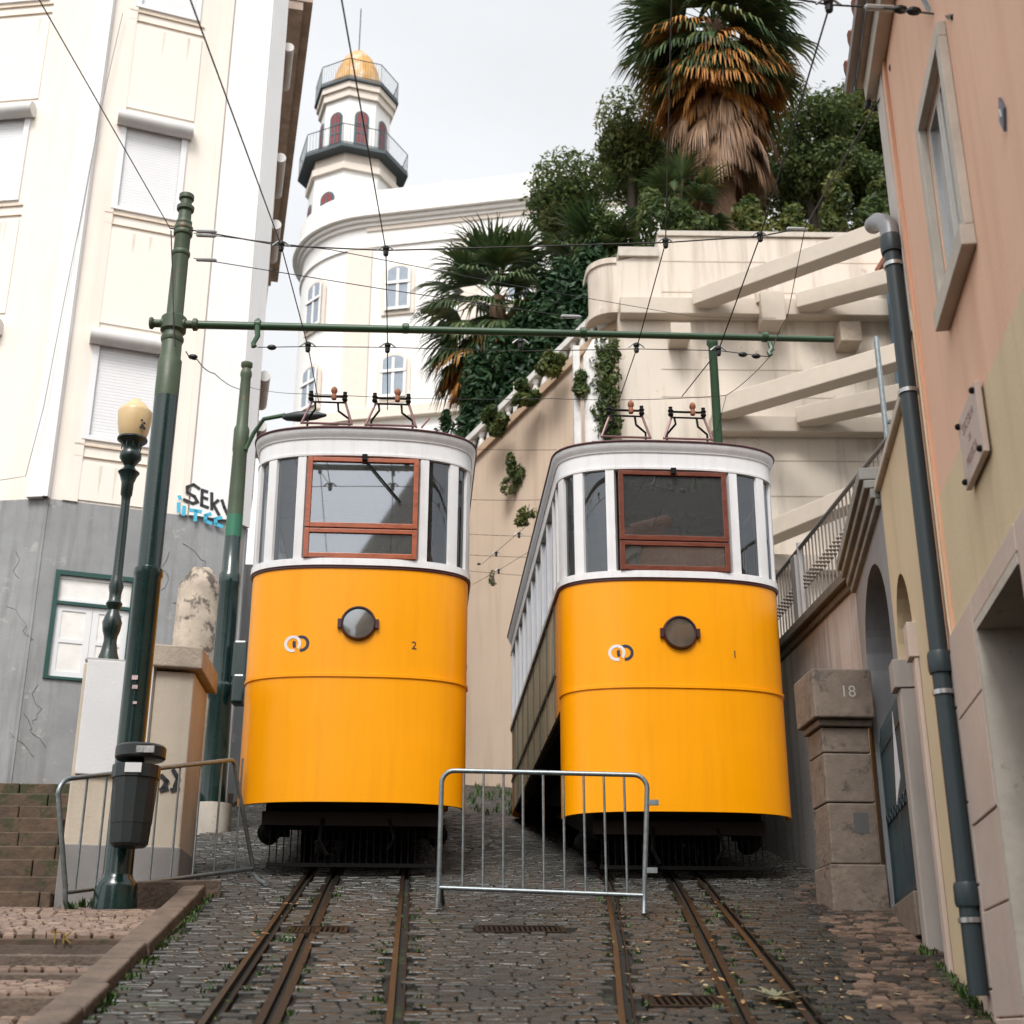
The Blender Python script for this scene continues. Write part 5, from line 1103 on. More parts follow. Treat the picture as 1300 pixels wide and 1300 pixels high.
wirething('wall_bridle_cable', [(1022, 289, 9.6), (1060, 222, 8.2), (1108, 140, 7.2), (1150, 75, 6.6), (1180, 30, 6.1), (1194, 0, 5.8)], .009, 'sagging cable with egg insulator from house wall to the upper span wire', fits=[(1178, 34, 6.1, 'egg', (.4, 0, 1)), (1140, 92, 6.7, 'egg', (.5, 0, 1)), (1108, 140, 7.2, 'egg', (.5, 0, 1))])
wirething('drop_wire', [(1022, 289, 9.6), (1000, 400, 10.3), (987, 425, YA), (978, 450, YA)], .005, 'thin wire falling from the span wire end to the arm hook')
wirething('top_span_wire', [(1000, -3, 5.9), (1052, 6, 5.8), (1120, 10, 5.7), (1196, 19, 5.35)], .008, 'span wire with insulators at the top right corner', fits=[(1052, 6, 5.8, 'hang'), (1118, 10, 5.7, 'rod'), (1143, 12, 5.6, 'egg'), (1160, 14, 5.5, 'egg')])
mb = MB(); mb.tube([W3((1172, -6, 5.6)), W3((1182, 8, 5.5)), W3((1196, 19, 5.35))], [.02, .03, .012], 8); mb.tube([W3((1196, 19, 5.35)), WR.P(WR.at(1210, 22)[0], .0, WR.at(1210, 22)[1])], .015, 6); tag(mb.build('wall_bracket', cast, smooth=True), 'dark green iron bracket holding the wires at the top right', 'bracket')
wirething('stay_wire', [(246, 296, YA), (420, 317, YA), (650, 362, 13), (880, 402, 17), (985, 404, 24)], .006, 'long thin stay wire sloping right in front of the big wall', fits=[(262, 299, YA, 'rod')])
wirething('stay_wire', [(246, 328, YA), (480, 366, YA), (735, 404, YA-.05)], .006, 'stay wire sloping from the tall pole down to the middle of the green arm', fits=[(262, 330, YA, 'rod'), (725, 402, YA-.05, 'rod')])
wirething('lower_span_wire', [(327, 441, 10.44), (391, 440, 10.44), (492, 441, 10.44), (660, 446, 10.44), (808, 443, 10.44), (912, 445, 10.44), (975, 453, 10.44)], .006, 'lower span wire hung between the two hooks of the arm', fits=[(391, 440, 10.44, 'hang'), (492, 441, 10.44, 'hang'), (661, 436, 10.44, 'hang'), (808, 441, 10.44, 'hang'), (912, 445, 10.44, 'hang'), (345, 441, 10.44, 'egg'), (943, 450, 10.44, 'egg'), (960, 452, 10.44, 'egg')])
wirething('bridle_wire', [(978, 452, 10.44), (922, 502, 12), (700, 506, 12.9), (400, 500, 13), (318, 492, 17)], .005, 'thin wire passing just above the tram collectors to the second pole', sag=.03)
wirething('drop_wire', [(922, 502, 12), (910, 548, 12.6)], .004, 'short drop wire beside the pole behind the right tram')
wirething('feeder_cable', [(236, 446, 10.42), (250, 456, 10.6), (272, 474, 12.5), (304, 494, 17)], .007, 'drooping feeder cable with rusty knob between the two left poles', sag=.03, fits=[(245, 453, 10.55, 'egg')])
wirething('pole_cable', [(217, 293, 10.4), (219, 350, 10.38), (220, 400, 10.38), (222, 440, 10.39)], .008, 'black cable hugging the upper tall pole')
for k, (ya, yb_, Ya, Yb, lab) in enumerate(((569, 571, 17, 20, 'first thin wire seen between the trams'), (634, 634, 20, 20, 'second thin wire seen between the trams'), (677, 681, 22, 22, 'third wire with a hanger between the trams'), (703, 708, 23, 23, 'fourth wire between the trams above the ring'), (722, 733, 24, 24, 'lowest wire between the trams'))):
    wirething('far_span_wire', [(560, ya-1, Ya), (706, yb_, Yb)], .006, lab, sag=.02)
wirething('far_contact_wire', [(612, 716, 25), (668, 668, 19), (672, 640, 18)], .006, 'slanting wire behind the gap with small fittings', fits=[(659, 679, 20, 'hang'), (630, 703, 22.5, 'hang')])
wirething('far_contact_wire', [(600, 742, 25.5), (633, 724, 24), (672, 700, 21)], .006, 'lower slanting wire in the gap between the trams', fits=[(633, 725, 24, 'hang'), (608, 716, 25, 'egg')])

# ------------------------------------------------------------------ white building with tower, far up the hill
wb = thing('white_palace', 'far white palace with rounded corner and heavy cornice', 'building', (2, 44, 7))
Q0 = PY(462, 380, 44); dW = Vector((.966, -.26, 0)).normalized()
FWh = Fr((Q0.x, 44), (Q0.x+dW.x*16, 44+dW.y*16), (0, -1)); ZC = FWh.at(560, 262)[1]
def fwz(px, py): return FWh.at(px, py)
RC = 3.6; cc_ = FWh.P(0, -RC, 0)
def curve(off, n=16, a1=1.9):
    r = []
    for k in range(n+1):
        a = a1*k/n; v_ = FWh.n*cos(a)-FWh.u*sin(a); r.append(cc_+v_*(RC+off))
    return r
def wline(mb, off, z0, z1):
    r = curve(off)[::-1]+[FWh.P(16, off, 0)]; n = len(r)
    mb.add([p_+Vector((0, 0, z)) for z in (z0, z1) for p_ in r]+[p_+Vector((0, 0, z1)) for p_ in curve(-.4)[::-1]+[FWh.P(16, -.4, 0)]]+[p_+Vector((0, 0, z0)) for p_ in curve(-.4)[::-1]+[FWh.P(16, -.4, 0)]],
           [(i, i+1, n+i+1, n+i) for i in range(n-1)]+[(n+i, n+i+1, 2*n+i+1, 2*n+i) for i in range(n-1)]+[(i, i+1, 3*n+i+1, 3*n+i) for i in range(n-1)])
mb = MB(); wline(mb, 0, 6, ZC); mb.build('wall', farW, wb, True)
zz_ = lambda px, py: fwz(px, py)[1]
mb = MB()
for off, a, b in ((.08, -1.5, -1.35), (.12, -.6, -.45), (.25, -.45, -.3), (.42, -.3, -.1), (.2, -.1, .9)): wline(mb, off, ZC+a, ZC+b)
mb.build('cornice', farW, wb)
mb = MB(); zc2 = zz_(560, 522); wline(mb, .25, zc2-.15, zc2+.25); wline(mb, .1, zc2-1.4, zc2-1.2); mb.build('string_course', farC, wb)
mb = MB(); a = fwz(455, 400)[0]; FWh.box(mb, (a-.5, a+.45), (.003, .12), (8, ZC-1.6)); a = fwz(598, 400)[0]; FWh.box(mb, (a-.4, a+.4), (.003, .12), (8, ZC-1.6)); mb.build('pilaster', farC, wb)
mb = MB(); 
FWh.box(mb, (0, 16), (.003, .06), (ZC-.78, ZC-.602)); mb.build('frieze', farC, wb)
def fwindow(M_, u, z0, z1, w, arch=.35):
    fr = MB()
    def pan(m_, e, d0, d1):
        pts = [M_(u-w/2-e, d0, z0-e), M_(u+w/2+e, d0, z0-e), M_(u+w/2+e, d0, z1-arch)]
        pts += [M_(u+(w/2+e)*cos(a), d0, z1-arch+(arch+e)*sin(a)) for a in [pi*k/10 for k in range(1, 10)]]+[M_(u-w/2-e, d0, z1-arch)]
        m_.prism(pts, M_(u, d1, 0)-M_(u, d0, 0))
    pan(fr, .15, .003, .08); o_ = fr.build('window_surround', farC, wb)
    g = MB(); pan(g, .0, .081, .13); g.build('pane', mat('far pane', (.26, .31, .37), .1, spec=.8), o_)
    b_ = MB()
    for du in (-w/2+.04, 0, w/2-.04): b_.prism([M_(u+du-.05, .131, z0), M_(u+du+.05, .131, z0), M_(u+du+.05, .131, z1-.1), M_(u+du-.05, .131, z1-.1)], M_(u, .16, 0)-M_(u, .131, 0))
    for zq in (z0+.05, z0+(z1-z0)*.62): b_.prism([M_(u-w/2, .161, zq-.05), M_(u+w/2, .161, zq-.05), M_(u+w/2, .161, zq+.06), M_(u-w/2, .161, zq+.06)], M_(u, .19, 0)-M_(u, .161, 0))
    b_.build('sash', farW, o_)
for px_, pt_, pb_ in ((507, 340, 395), (501, 453, 506), (660, 330, 385)):
    u, zt2 = fwz(px_, pt_); zb2 = fwz(px_, pb_)[1]; fwindow(FWh.P, u, zb2, zt2, .95)
def MC(a0):
    v_ = FWh.n*cos(a0)-FWh.u*sin(a0); t_ = Vector((-v_.y, v_.x, 0)); o_ = cc_+v_*RC
    return lambda u, n, z: o_+t_*u+v_*n+Vector((0, 0, z))
for ang, pt_, pb_ in ((.62, 362, 418), (.62, 468, 520)):
    m_ = MC(ang); o_ = m_(0, 0, 0); q_ = (o_.x, o_.y); f_ = Fr(q_, (o_.x+1, o_.y-.2), (0, -1)); fwindow(m_, 0, f_.at(398, pb_)[1], f_.at(398, pt_)[1], .95)
tp = PY(566, 232, 47); tq = PY(566, 262, 47); mb = MB(); mb.tube([(tp.x, 47, tq.z-3), (tp.x, 47, tp.z)], .22, 12); tag(mb.build('chimney', farW, smooth=True), 'white chimney on the roof of the far palace', 'chimney')
a = PY(632, 248, 46); mb = MB(); mb.box((a.x, a.x+2.4), (46, 48), (a.z-2, a.z)); mb.box((a.x-.2, a.x+2.6), (45.8, 48.2), (a.z+.003, a.z+.2)); tag(mb.build('roof_shed', farW), 'flat white rooftop shed at the right of the palace roof', 'shed')

tw_ = thing('lookout_tower', 'white octagonal tower with two railed balconies and golden dome', 'tower', (-3, 47, 25))
TC = Vector((PY(449, 200, 47).x, 47, 0)); fv = PY(438, 182, 45.2)
phi = atan2(fv.y-TC.y, fv.x-TC.x)
def octa(r): return [TC+Vector((r*cos(phi+k*pi/4), r*sin(phi+k*pi/4), 0)) for k in range(8)]
zt3 = lambda py, Y=45.2: PY(440, py, Y).z
zf1 = zt3(190); zf2 = zt3(96)
z_base = zt3(300)-1
def octlevel(name, m, r, z0, z1):
    mb = MB(); mb.prism([p_+Vector((0, 0, z0)) for p_ in octa(r)], (0, 0, z1-z0)); return mb.build(name, m, tw_)
octlevel('lower_shaft', farW, 1.78, z_base-4, zf1-.9); octlevel('lower_cornice', farC, 1.92, zf1-.9, zf1-.6); octlevel('lower_cornice', farC, 1.8, zf1-.6, zf1-.12)
octlevel('balcony_floor', iron, 2.28, zf1-.12, zf1+.03); octlevel('upper_shaft', farW, 1.45, zf1+.03, zf2-.75)
octlevel('upper_cornice', farC, 1.58, zf2-.75, zf2-.4); octlevel('upper_cornice', farC, 1.68, zf2-.4, zf2-.1); octlevel('upper_balcony_floor', iron, 1.78, zf2-.1, zf2+.02)
for r, z, h in ((2.24, zf1, .95), (1.74, zf2, .95)):
    rl_ = MB(); o_ = octa(r)
    for zz2 in (z+h, z+.1): rl_.tube([p_+Vector((0, 0, zz2)) for p_ in o_]+[o_[0]+Vector((0, 0, zz2))], .02, 5)
    for a_, b_ in zip(o_, o_[1:]+o_[:1]):
        n = 12
        for k in range(n): q_ = a_.lerp(b_, k/n); rl_.tube([q_+Vector((0, 0, z)), q_+Vector((0, 0, z+h))], .022 if k == 0 else .009, 4)
    rl_.build('balcony_railing', iron, tw_)
o_ = octa(1.0)
for k in range(8):
    a_, b_ = octa(1.45)[k], octa(1.45)[(k+1) % 8]; d_ = (b_-a_).normalized(); n_ = Vector((d_.y, -d_.x, 0)); mid = (a_+b_)/2; n_ *= 1 if n_.dot(mid-TC) > 0 else -1
    def win(M0, zlo, zhi, w, nm):
        def sh(mb, e, off, th):
            pts = [M0-d_*(w/2+e)+Vector((0, 0, zlo)), M0+d_*(w/2+e)+Vector((0, 0, zlo))]+[M0+d_*((w/2+e)*cos(t_))+Vector((0, 0, zhi-w/2+(w/2+e)*sin(t_))) for t_ in [pi*j/10 for j in range(11)]]
            mb.prism([p_+n_*off for p_ in pts], n_*th)
        m1 = MB(); sh(m1, .07, .003, .05); f_ = m1.build(nm, mat('blue window frame', (.05, .11, .13), .5), tw_)
        m2 = MB(); sh(m2, -.02, .054, .03); m2.build('curtain', redW, f_)
        m3 = MB()
        for dz in (.25, .5, .72): z_ = zlo+(zhi-zlo)*dz; m3.obox(M0, d_, n_, (0, 0, 1), (-w/2, w/2), (.085, .1), (z_-.025, z_+.025))
        m3.obox(M0, d_, n_, (0, 0, 1), (-.03, .03), (.0855, .1005), (zlo, zhi-.1)); m3.build('glazing_bars', MATS['blue window frame'], f_)
    win(mid, zf1+.1, zt3(133), .44, 'arched_window')
    if k in (0, 7, 6, 1):
        a2, b2 = octa(1.78)[k], octa(1.78)[(k+1) % 8]; m2_ = (a2+b2)/2
        if k in (7, 6): win(m2_, zt3(290), zt3(240), .5, 'arched_window')
mb = MB(); mb.lathe(TC, [(1.15, zf2+.02), (1.05, zf2+.8), (.85, zf2+1.6), (.6, zf2+2.2), (.25, zf2+2.6), (.05, zf2+2.75)], 12); mb.build('dome', gold, tw_)
mb = MB(); mb.tube([TC+Vector((0, 0, zf2+2.7)), TC+Vector((0, 0, zf2+5))], .025, 5); mb.build('mast', iron, tw_)

# ------------------------------------------------------------------ hillside behind the walls and its plants
tm_ = MB(); zU = FB.at(835, 318)[1]-.6
tm_.add([(4.3, 26.6, zU), (60, 26.4, zU), (60, 90, zU+3), (6, 90, zU+3), (4.5, 30, zU), (-2.5, 33.2, 11), (-3, 35.5, 12.5), (2, 60, zU-2)], [(0, 1, 2, 3, 4), (0, 4, 5), (4, 6, 5), (4, 7, 6), (4, 3, 7)])
tm_.add([(4.3, 26.6, zU), (-2.5, 33.2, 11), (-2.5, 33.2, 5), (4.3, 26.6, 5)], [(0, 1, 2, 3)])
tm_.build('hillside', terr, kind='structure')

def leafcloud(mb, c, rx, ry, rz, n, size, rnd, flat=0.0, shell=.5):
    """leaf sized quads through the volume of a clump"""
    for _ in range(n):
        while True:
            v_ = Vector((rnd.uniform(-1, 1), rnd.uniform(-1, 1), rnd.uniform(-1, 1)))
            if v_.length < 1: break
        r_ = v_.length
        v_ = v_.normalized()*(r_**shell)
        w_ = 1+.25*noise.noise(v_*2.2+Vector(c)); p_ = Vector(c)+Vector((v_.x*rx*w_, v_.y*ry*w_, v_.z*rz*w_))
        n_ = (v_+Vector((rnd.gauss(0, .6), rnd.gauss(0, .6), rnd.gauss(0, .6)+.3))).normalized(); t_ = n_.orthogonal().normalized(); t_ = (Matrix.Rotation(rnd.uniform(0, 6.28), 3, n_) @ t_); b_ = n_.cross(t_)
        s_ = size*rnd.uniform(.5, 1.4); mb.add([p_-t_*s_, p_-b_*s_*.42, p_+t_*s_, p_+b_*s_*.42], [(0, 1, 2, 3)])
def tree(lab, c, clumps, size, m, base, trunk_r, seed, group='trees on the hill behind the wall', name='broadleaf_tree', dens=1):
    rnd = random.Random(seed); c = Vector(c); t = thing(name, lab, 'tree', base, group)
    mb = MB()
    for (dx, dy, dz, r, rz, n) in clumps: leafcloud(mb, c+Vector((dx, dy, dz)), r, r, rz, int(n*dens), size, rnd)
    mb.build('crown', m, t)
    tk = MB(); b_ = Vector(base); tk.tube([b_, b_.lerp(c, .5)+Vector((.1, 0, 0)), c], [trunk_r, trunk_r*.8, trunk_r*.5], 8)
    for (dx, dy, dz, r, rz, n) in clumps[::2]: tk.tube([b_.lerp(c, .6), c+Vector((dx*.5, dy*.5, dz*.3)), c+Vector((dx, dy, dz))], [trunk_r*.5, trunk_r*.35, trunk_r*.12], 6)
    tk.build('trunk', mat('tree bark', (.07, .055, .04), .9, bump=.5), t); return t
def clumps(rnd, n, spread, dy, h, r0, r1, k=420):
    out_ = []
    for _ in range(n):
        a = rnd.uniform(0, 6.28); q = sqrt(rnd.random()); r_ = rnd.uniform(r0, r1); out_.append((cos(a)*q*spread, sin(a)*q*dy, rnd.uniform(-h, h)*(1-.5*q), r_, r_*rnd.uniform(.55, .8), int(k*r_*r_)))
    return out_
def T(lab, px, py, Y, wpx, hpx, m, seed, n=16, r=(.7, 1.2), size=.085, k=900):
    c = PY(px, py, Y); dep = (c-CAM).dot(FW); s_ = dep/1715; rnd = random.Random(seed)
    return tree(lab, c, clumps(rnd, n, wpx*s_/2-.6, wpx*s_/2, hpx*s_/2*.85, *r, k), size, m, (c.x, c.y, zU), .22, seed)
T('dark olive tree with pale top left of the big palm', 800, 200, 33, 95, 150, leafY, 3, 16, (.6, 1.1))
T('dark green tree at the left end behind the small palm', 722, 262, 33, 90, 110, leafG, 4, 16, (.6, 1.1))
T('broad dark tree right of the big palm', 1030, 205, 34, 150, 150, leafG, 5, 24, (.8, 1.3))
T('sunlit crowned tree nearest the orange house', 1105, 180, 35, 120, 120, leafY, 6, 20, (.8, 1.3))
T('low dark tree in shade behind the palm trunk', 905, 235, 35.5, 170, 90, leafG, 7, 18, (.8, 1.3))
T('dark foliage tree filling the gap above the curved wall', 775, 320, 31, 110, 110, leafG, 8, 18, (.5, .9))
T('tall dark tree behind the orange house eave', 1150, 250, 33, 110, 160, leafG, 12, 18, (.8, 1.2))
def shrub(lab, px, py, Y, w, h, m, seed, n=900, size=.09, name='shrub', cat='shrub', group='shrubs on the wall tops', stems=True, zbase=None):
    rnd = random.Random(seed); c = PY(px, py, Y); t = thing(name, lab, cat, (c.x, Y, c.z-h/2), group); mb = MB()
    for k in range(5): leafcloud(mb, c+Vector((rnd.uniform(-.3, .3)*w, rnd.uniform(-.2, .2)*w, (k/4-.5)*h*.7)), w*.34*(1-.35*k/4), w*.3, h*.24, n//5, size, rnd)
    mb.build('foliage', m, t); s_ = MB(); s_.tube([(c.x, Y, c.z-h/2), (c.x, Y, c.z+h*.2)], [.05, .02], 5); s_.build('stem', MATS['tree bark'], t); return t
shrub('conical young conifer at the palm trunk foot', 825+20, 285, 27.3, 1.3, 1.6, leafG, 21, 1500)
shrub('light green pointed conifer under the dead skirt', 955, 278, 27.0, 1.0, 1.3, leafY, 22, 1200)
shrub('reddish tipped shrub standing on the big wall', 1072, 270, 27.2, 1.1, 1.7, leafY, 23, 1400)
shrub('green shrub at the right end of the big wall top', 1115, 285, 27.4, 1.3, 1.2, leafG, 24, 1400)
shrub('low round shrub left of the palm trunk on the wall', 885, 290, 27.1, 1.2, 1.0, leafG, 25, 1200)
shrub('low pale shrub right of the light green conifer', 1010, 285, 27.1, 1.1, 1.0, leafY, 26, 1200)
shrub('leafy bush spilling over the coping at the stair foot', 628, 535, 27.2, .6, .55, leafG, 27, 1000, .08)
shrub('leafy bush half way along the stair coping', 668, 500, 26.5, .6, .55, leafG, 28, 900, .08)
shrub('yellowish bush near the top of the stair coping', 700, 462, 26.0, .6, .55, leafY, 29, 700, .08)
shrub('round bush growing out of the wall left of the ivy', 741, 487, 24.8, .6, .65, leafG, 30, 700, .07)
shrub('green tuft growing from the bare beige wall', 653, 603, FA.P(FA.at(653, 603)[0], .12, 0).y, .50, .85, leafG, 31, 600, .06)
shrub('small dry tuft beside the right tram roof edge', 668, 657, 22, .4, .3, leafY, 32, 260, .05)
shrub('tiny dry tuft on the beige wall', 626, 832-98, 25.6, .18, .3, leafY, 33, 60, .04)
shrub('small dark cypress tip left of the hedge', 566, 545, 30.5, .55, 1.0, leafH, 34, 500, .07)
mb = MB(); rnd = random.Random(40); 
for py_ in range(440, 560, 12):
    c = PY(770+rnd.uniform(-5, 5), py_, 24.65); leafcloud(mb, c, .28, .2, .25, 190, .07, rnd)
tag(mb.build('ivy', leafG), 'dark ivy hanging down the white pier above the right tram', 'ivy')
# tall cypress hedge following the stairs
hd = MB(); rnd = random.Random(41)
hp = [(600, 545), (615, 525), (640, 505), (660, 480), (685, 455), (700, 435), (722, 412), (740, 395), (755, 380)]
for (x, y) in hp:
    c = PY(x, y, 29.2)
    for k in range(4): leafcloud(hd, c+Vector((rnd.uniform(-.2, .2), rnd.uniform(-.2, .2), -.9+k*.62)), .62-.08*k, .5, .8, 620, .11, rnd)
hd.build('hedge_foliage', leafH, (hg := thing('cypress_hedge', 'dense dark green cypress hedge behind the white balustrade', 'hedge', PY(660, 540, 29.2))))
mb = MB()
for (x, y) in hp: c = PY(x, y, 29.2); mb.tube([c+Vector((0, 0, -2.4)), c+Vector((0, 0, .6))], [.08, .03], 5)
mb.build('trunks', MATS['tree bark'], hg)

# palms
def fan(mb, base, dirv, plen, R_, rnd, droop, nb=26, spread=2.5, fold=0, wid=1.0):
    """a fan palm leaf: petiole then narrow segments radiating and drooping at their tips"""
    d = Vector(dirv).normalized(); tip = Vector(base)+d*plen; tip.z -= droop*plen*.25
    side = d.cross(Vector((0, 0, 1)))
    if side.length < .1: side = Vector((1, 0, 0))
    side.normalize(); nrm = side.cross(d).normalized(); roll = rnd.uniform(-.5, .5)
    side = Matrix.Rotation(roll, 3, d) @ side
    mb.add([Vector(base)+side*.025, Vector(base)-side*.025, tip-side*.02, tip+side*.02], [(0, 1, 2, 3)])
    for k in range(nb):
        a = spread*(k/(nb-1)-.5)+rnd.uniform(-.03, .03); dd = (d*cos(a)+side*sin(a)).normalized(); L_ = R_*(1-.25*abs(a)/spread)*rnd.uniform(.9, 1.08); w_ = .035*wid*R_
        pr = Vector((0, 0, 1)).cross(dd); pr = pr.normalized() if pr.length > .05 else side; p_ = tip.copy(); pts = []; v_ = dd.copy()
        for j in range(5):
            ww = w_*(.35, 1, .8, .45, .06)[j]; pts += [p_+pr*ww, p_-pr*ww]; v_ = (v_+Vector((0, 0, -1))*(droop*(.02, .1, .38, .75, 1)[j]+rnd.uniform(0, .08))).normalized(); p_ = p_+v_*L_/4
        mb.add(pts, [(2*j, 2*j+1, 2*j+3, 2*j+2) for j in range(4)])
def palm(lab, top, base, R0, plen, ng, no, ndead, seed, trunk_r, skirt, name='fan_palm'):
    rnd = random.Random(seed); t = thing(name, lab, 'palm', base, 'fan palms'); top = Vector(top)
    g = MB(); o_ = MB(); d_ = MB()
    for i in range(ng):
        a = i*2.399+rnd.uniform(-.2, .2); el = R(85)-R(135)*(i/ng)**.8; v_ = Vector((cos(a)*cos(el), sin(a)*cos(el), sin(el))); fan(g, top+Vector((0, 0, .25*rnd.random()-.5*(i/ng))), v_, plen*rnd.uniform(.8, 1.15), R0*rnd.uniform(.85, 1.1), rnd, .5+.75*i/ng)
    for i in range(ng//2):
        a = i*2.399+1; el = R(5)-R(50)*rnd.random(); v_ = Vector((cos(a)*cos(el), sin(a)*cos(el), sin(el))); fan(g if i % 3 else o_, top+Vector((0, 0, -.5-rnd.random()*.8*R0/1.8)), v_, plen*rnd.uniform(.8, 1.1), R0*rnd.uniform(.8, 1.0), rnd, 1.25)
    for i in range(no):
        a = i*2.399+rnd.uniform(-.2, .2); el = R(-18)-R(45)*rnd.random(); v_ = Vector((cos(a)*cos(el), sin(a)*cos(el), sin(el))); fan(o_, top+Vector((0, 0, -.6-rnd.random()*.8)), v_, plen*rnd.uniform(.7, 1.0), R0*rnd.uniform(.7, 1), rnd, 1.1, spread=1.7, wid=.8)
    for i in range(ndead):
        a = i*2.399; k = i/ndead; el = R(-50)-R(26)*rnd.random(); v_ = Vector((cos(a)*cos(el), sin(a)*cos(el), sin(el))); fan(d_, top+Vector((cos(a)*.15, sin(a)*.15, -1.25-skirt*k*.42)), v_, plen*rnd.uniform(.5, .9), R0*rnd.uniform(.65, 1.1), rnd, 1.7, spread=.9, wid=.5, nb=26)
    g.build('crown', palmG, t); o_.build('orange_fronds', palmO, t)
    if ndead: d_.build('dead_skirt', palmD, t)
    tk = MB(); b_ = Vector(base); prof = []; H_ = (top-b_).length; n = 26
    for k in range(n+1): prof.append((trunk_r*(1.25-.25*k/n)*(1.12 if k % 2 else .95), H_*k/n))
    tk.lathe(b_, prof, 14); tk.build('trunk', bark, t); return t
c = PY(905, 30, 29); palm('big palm with hanging orange and dead brown fronds above the wall', c, (c.x, 29, zU), 1.85, 1.2, 60, 56, 110, 50, .26, 4.4)
sc_ = PY(632, 378, 31.2); palm('smaller fan palm beside the far white palace', sc_, (sc_.x, 31.2, 9), 1.5, 1.1, 44, 34, 14, 51, .2, 2.0)
s2 = PY(755, 335, 30.5); palm('dark green palm partly behind the rounded wall end', s2, (s2.x, 30.5, 11), 1.15, .9, 34, 3, 0, 52, .18, 1.0)
s3 = PY(865, 270, 28.5); palm('low pale palm left of the big palm trunk', s3, (s3.x, 28.5, zU), 1.0, .8, 22, 2, 0, 53, .16, 1.0)

# ------------------------------------------------------------------ buildings downhill behind the camera (they shade the street and show in the glass)
uNx = 0
bb = thing('downhill_building', 'plain pale apartment block downhill of the tram stop', 'building', (-9, -10, -2))
mb = MB(); mb.box((-16, -7.5), (-24, -3), (-8, 10)); mb.build('wall', cream, bb)
mb = MB()
for y in range(-22, -3, 3):
    for z in (1.2, 4.2, 7.2): mb.box((-7.498, -7.44), (y, y+1.1), (z, z+1.7))
mb.build('window', mat('dark window', (.05, .06, .07), .2), bb)
bb3 = thing('downhill_tenement', 'tall dull brown tenement downhill on the right side', 'building', (6, -8, -3))
mb = wall(WR, wru(1.2), wru(-24), -9, 13.5, [(wru(1.2)+1+2.4*i, wru(1.2)+2.1+2.4*i, z, z+1.9, 0) for i in range(9) for z in (1.5, 4.9, 8.3)][:27], .3, MB()); mb.build('wall', mat('dull brown render', (.17, .145, .12), .85), bb3)
mb = MB(); WR.box(mb, (wru(1.2), wru(-24)), (-7, -.4), (-9, 13.4)); mb.build('core', mat('dark room', (.03, .035, .04), .3), bb3)
bb2 = thing('downhill_house', 'plain ochre house closing the street downhill', 'building', (3, -30, -6))
mb = MB(); mb.box((-4, 9), (-38, -30), (-12, 4.5)); mb.build('wall', yellowR, bb2); mb = MB(); mb.box((-4.3, 9.3), (-38.3, -29.7), (4.503, 4.9)); mb.build('roof', tilem, bb2)

# ------------------------------------------------------------------ weeds and litter
rnd = random.Random(60); wd = MB()
def tuft(x, y, z, h, n):
    for _ in range(n):
        a = rnd.uniform(0, 6.28); l = h*rnd.uniform(.5, 1.2); b_ = Vector((x+rnd.gauss(0, .02), y+rnd.gauss(0, .02), z)); o_ = Vector((cos(a)*l*.6, sin(a)*l*.6, l)); s_ = Vector((-sin(a), cos(a), 0))*.006
        wd.add([b_-s_, b_+s_, b_+o_*.6+s_, b_+o_, b_+o_*.6-s_], [(0, 1, 2, 3, 4)])
for T_ in (RL['a'], RL['b'], RL['s'], RRt['a'], RRt['s'], RRt['b']):
    for _ in range(22): y = rnd.uniform(6.8, 11.8); sd_ = rnd.choice((-1, 1)); tuft(lerp(T_, y)+sd_*rnd.uniform(.085, .12), y, G(y)-.01, .03, 7)
for _ in range(260):
    y = rnd.uniform(6.8, 11.8); x = rnd.uniform(-1.4, 2.5); tuft(x, y, G(y)-.014, .015, 4)
for _ in range(50): y = rnd.uniform(6.9, 11.3); tuft(xk(y)+rnd.uniform(0, .05), y, G(y)-.01, .04, 7)
for _ in range(30): y = rnd.uniform(6.9, 9); tuft(wrx(y)-.05, y, G(y)-.005, .05, 8)
for _ in range(60): y = rnd.uniform(20, 27.5); tuft(rnd.uniform(.9, 2.0), y, G(y), .12, 8)
for q in ((93, 1158), (110, 1154), (175, 1140), (152, 1150)): p = PG(*q); [tuft(p.x+rnd.uniform(-.05, .05), p.y, p.z+.01, .07, 8) for _ in range(4)]
tag(wd.build('weeds', weedM), 'small green weeds growing in the joints of the street', 'weeds', kind='stuff')
lt = MB()
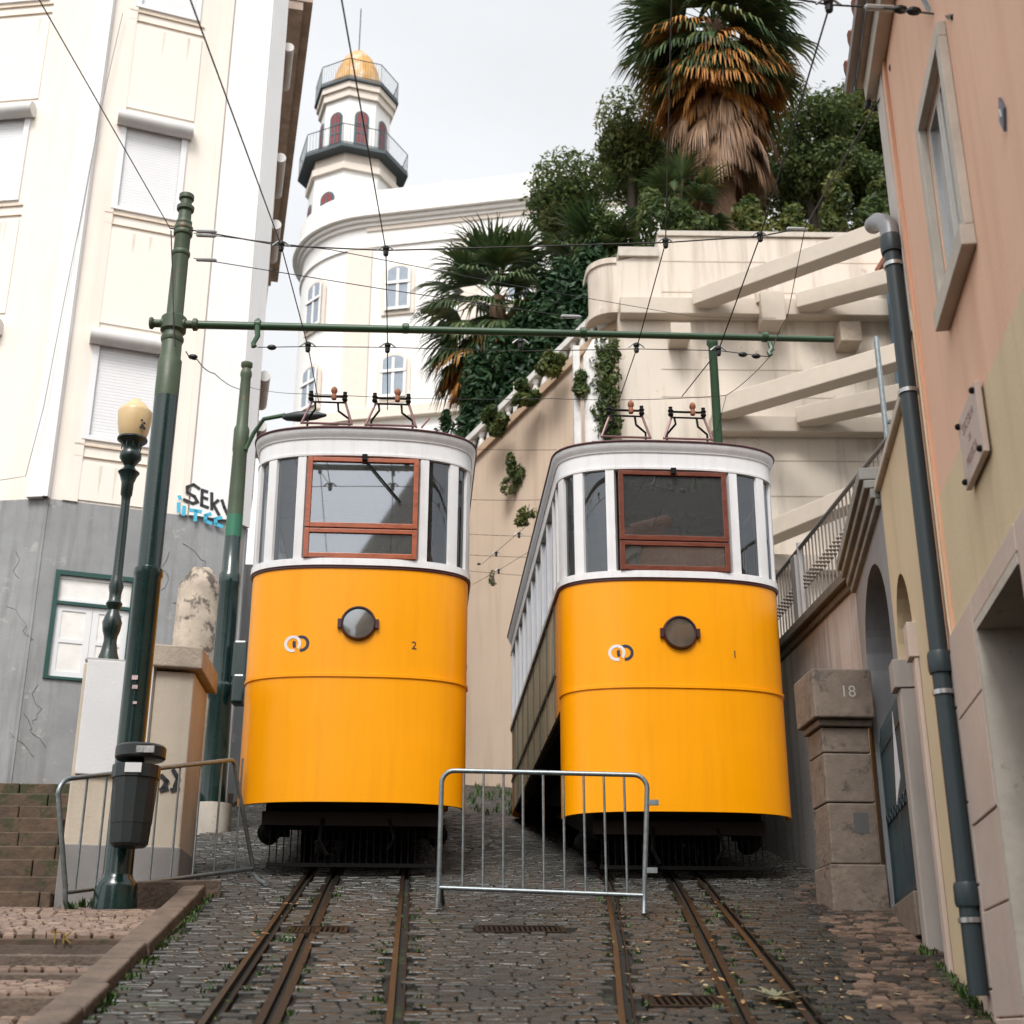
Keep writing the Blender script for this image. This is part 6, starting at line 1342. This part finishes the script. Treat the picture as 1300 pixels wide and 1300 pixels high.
def leaf(x, y, s_, z=0):
    a = rnd.uniform(0, 6.28); u = Vector((cos(a), sin(a), SL*sin(a)+rnd.uniform(-.2, .2))); v_ = Vector((-sin(a), cos(a), SL*cos(a)+rnd.uniform(-.1, .3))); c_ = Vector((x, y, G(y)+.02+z))
    lt.add([c_-u*s_, c_-v_*s_*.4, c_+u*s_, c_+v_*s_*.4], [(0, 1, 2, 3)])
for _ in range(120): y = rnd.uniform(6.9, 9.2); leaf(rnd.uniform(1.2, wrx(y)-.1), y, rnd.uniform(.012, .035))
for _ in range(90): y = rnd.uniform(6.9, 11.5); leaf(rnd.uniform(-1.5, 2.4), y, rnd.uniform(.006, .018))
for q in ((805, 1207), (365, 1150), (540, 1140), (325, 1190), (1050, 1265)):
    p = PG(*q)
    for _ in range(8): leaf(p.x+rnd.gauss(0, .05), p.y+rnd.gauss(0, .05), .02)
tag(lt.build('leaf_litter', litterM), 'scattered dry leaves lying on the cobbles', 'leaves', kind='stuff')
p = PG(985, 1272); fm_ = MB()
for k in range(14):
    a = k*.45+rnd.uniform(-.1, .1); u = Vector((cos(a), sin(a), SL*sin(a)+.08)); s_ = Vector((-sin(a), cos(a), 0))*.012; l = rnd.uniform(.1, .2); c_ = Vector(p)+Vector((0, 0, .03))
    fm_.add([c_-s_, c_+s_, c_+u*l*.6+s_*1.4, c_+u*l, c_+u*l*.6-s_*1.4], [(0, 1, 2, 3, 4)])
tag(fm_.build('fallen_frond', leafmat('fallen frond', [(.14, .17, .10), (.25, .27, .18), (.3, .2, .1)])), 'pale star shaped fallen plant on the cobbles by the right rail', 'fallen plant')
# ochre scrawl on the step stone
yk = steps[3][0]; zk = zleft(0, yk+1e-5)
c = PY(76, 1190, yk-.018); mb = MB()
for seg in (((-.06, .03), (.0, .03)), ((-.03, .03), (-.03, -.035)), ((.025, .03), (.025, -.035)), ((.065, .03), (.028, 0), (.07, -.035))):
    pts = [Vector((c.x+a_, c.y, c.z+b_)) for a_, b_ in seg]
    for a_, b_ in zip(pts, pts[1:]): d_ = (b_-a_).normalized(); s_ = Vector((d_.z, 0, -d_.x))*.005; mb.prism([a_-s_, b_-s_, b_+s_, a_+s_], (0, -.003, 0))
tag(mb.build('step_scrawl', ochre), 'ochre painted scrawl on the mossy step stone', 'scrawl')
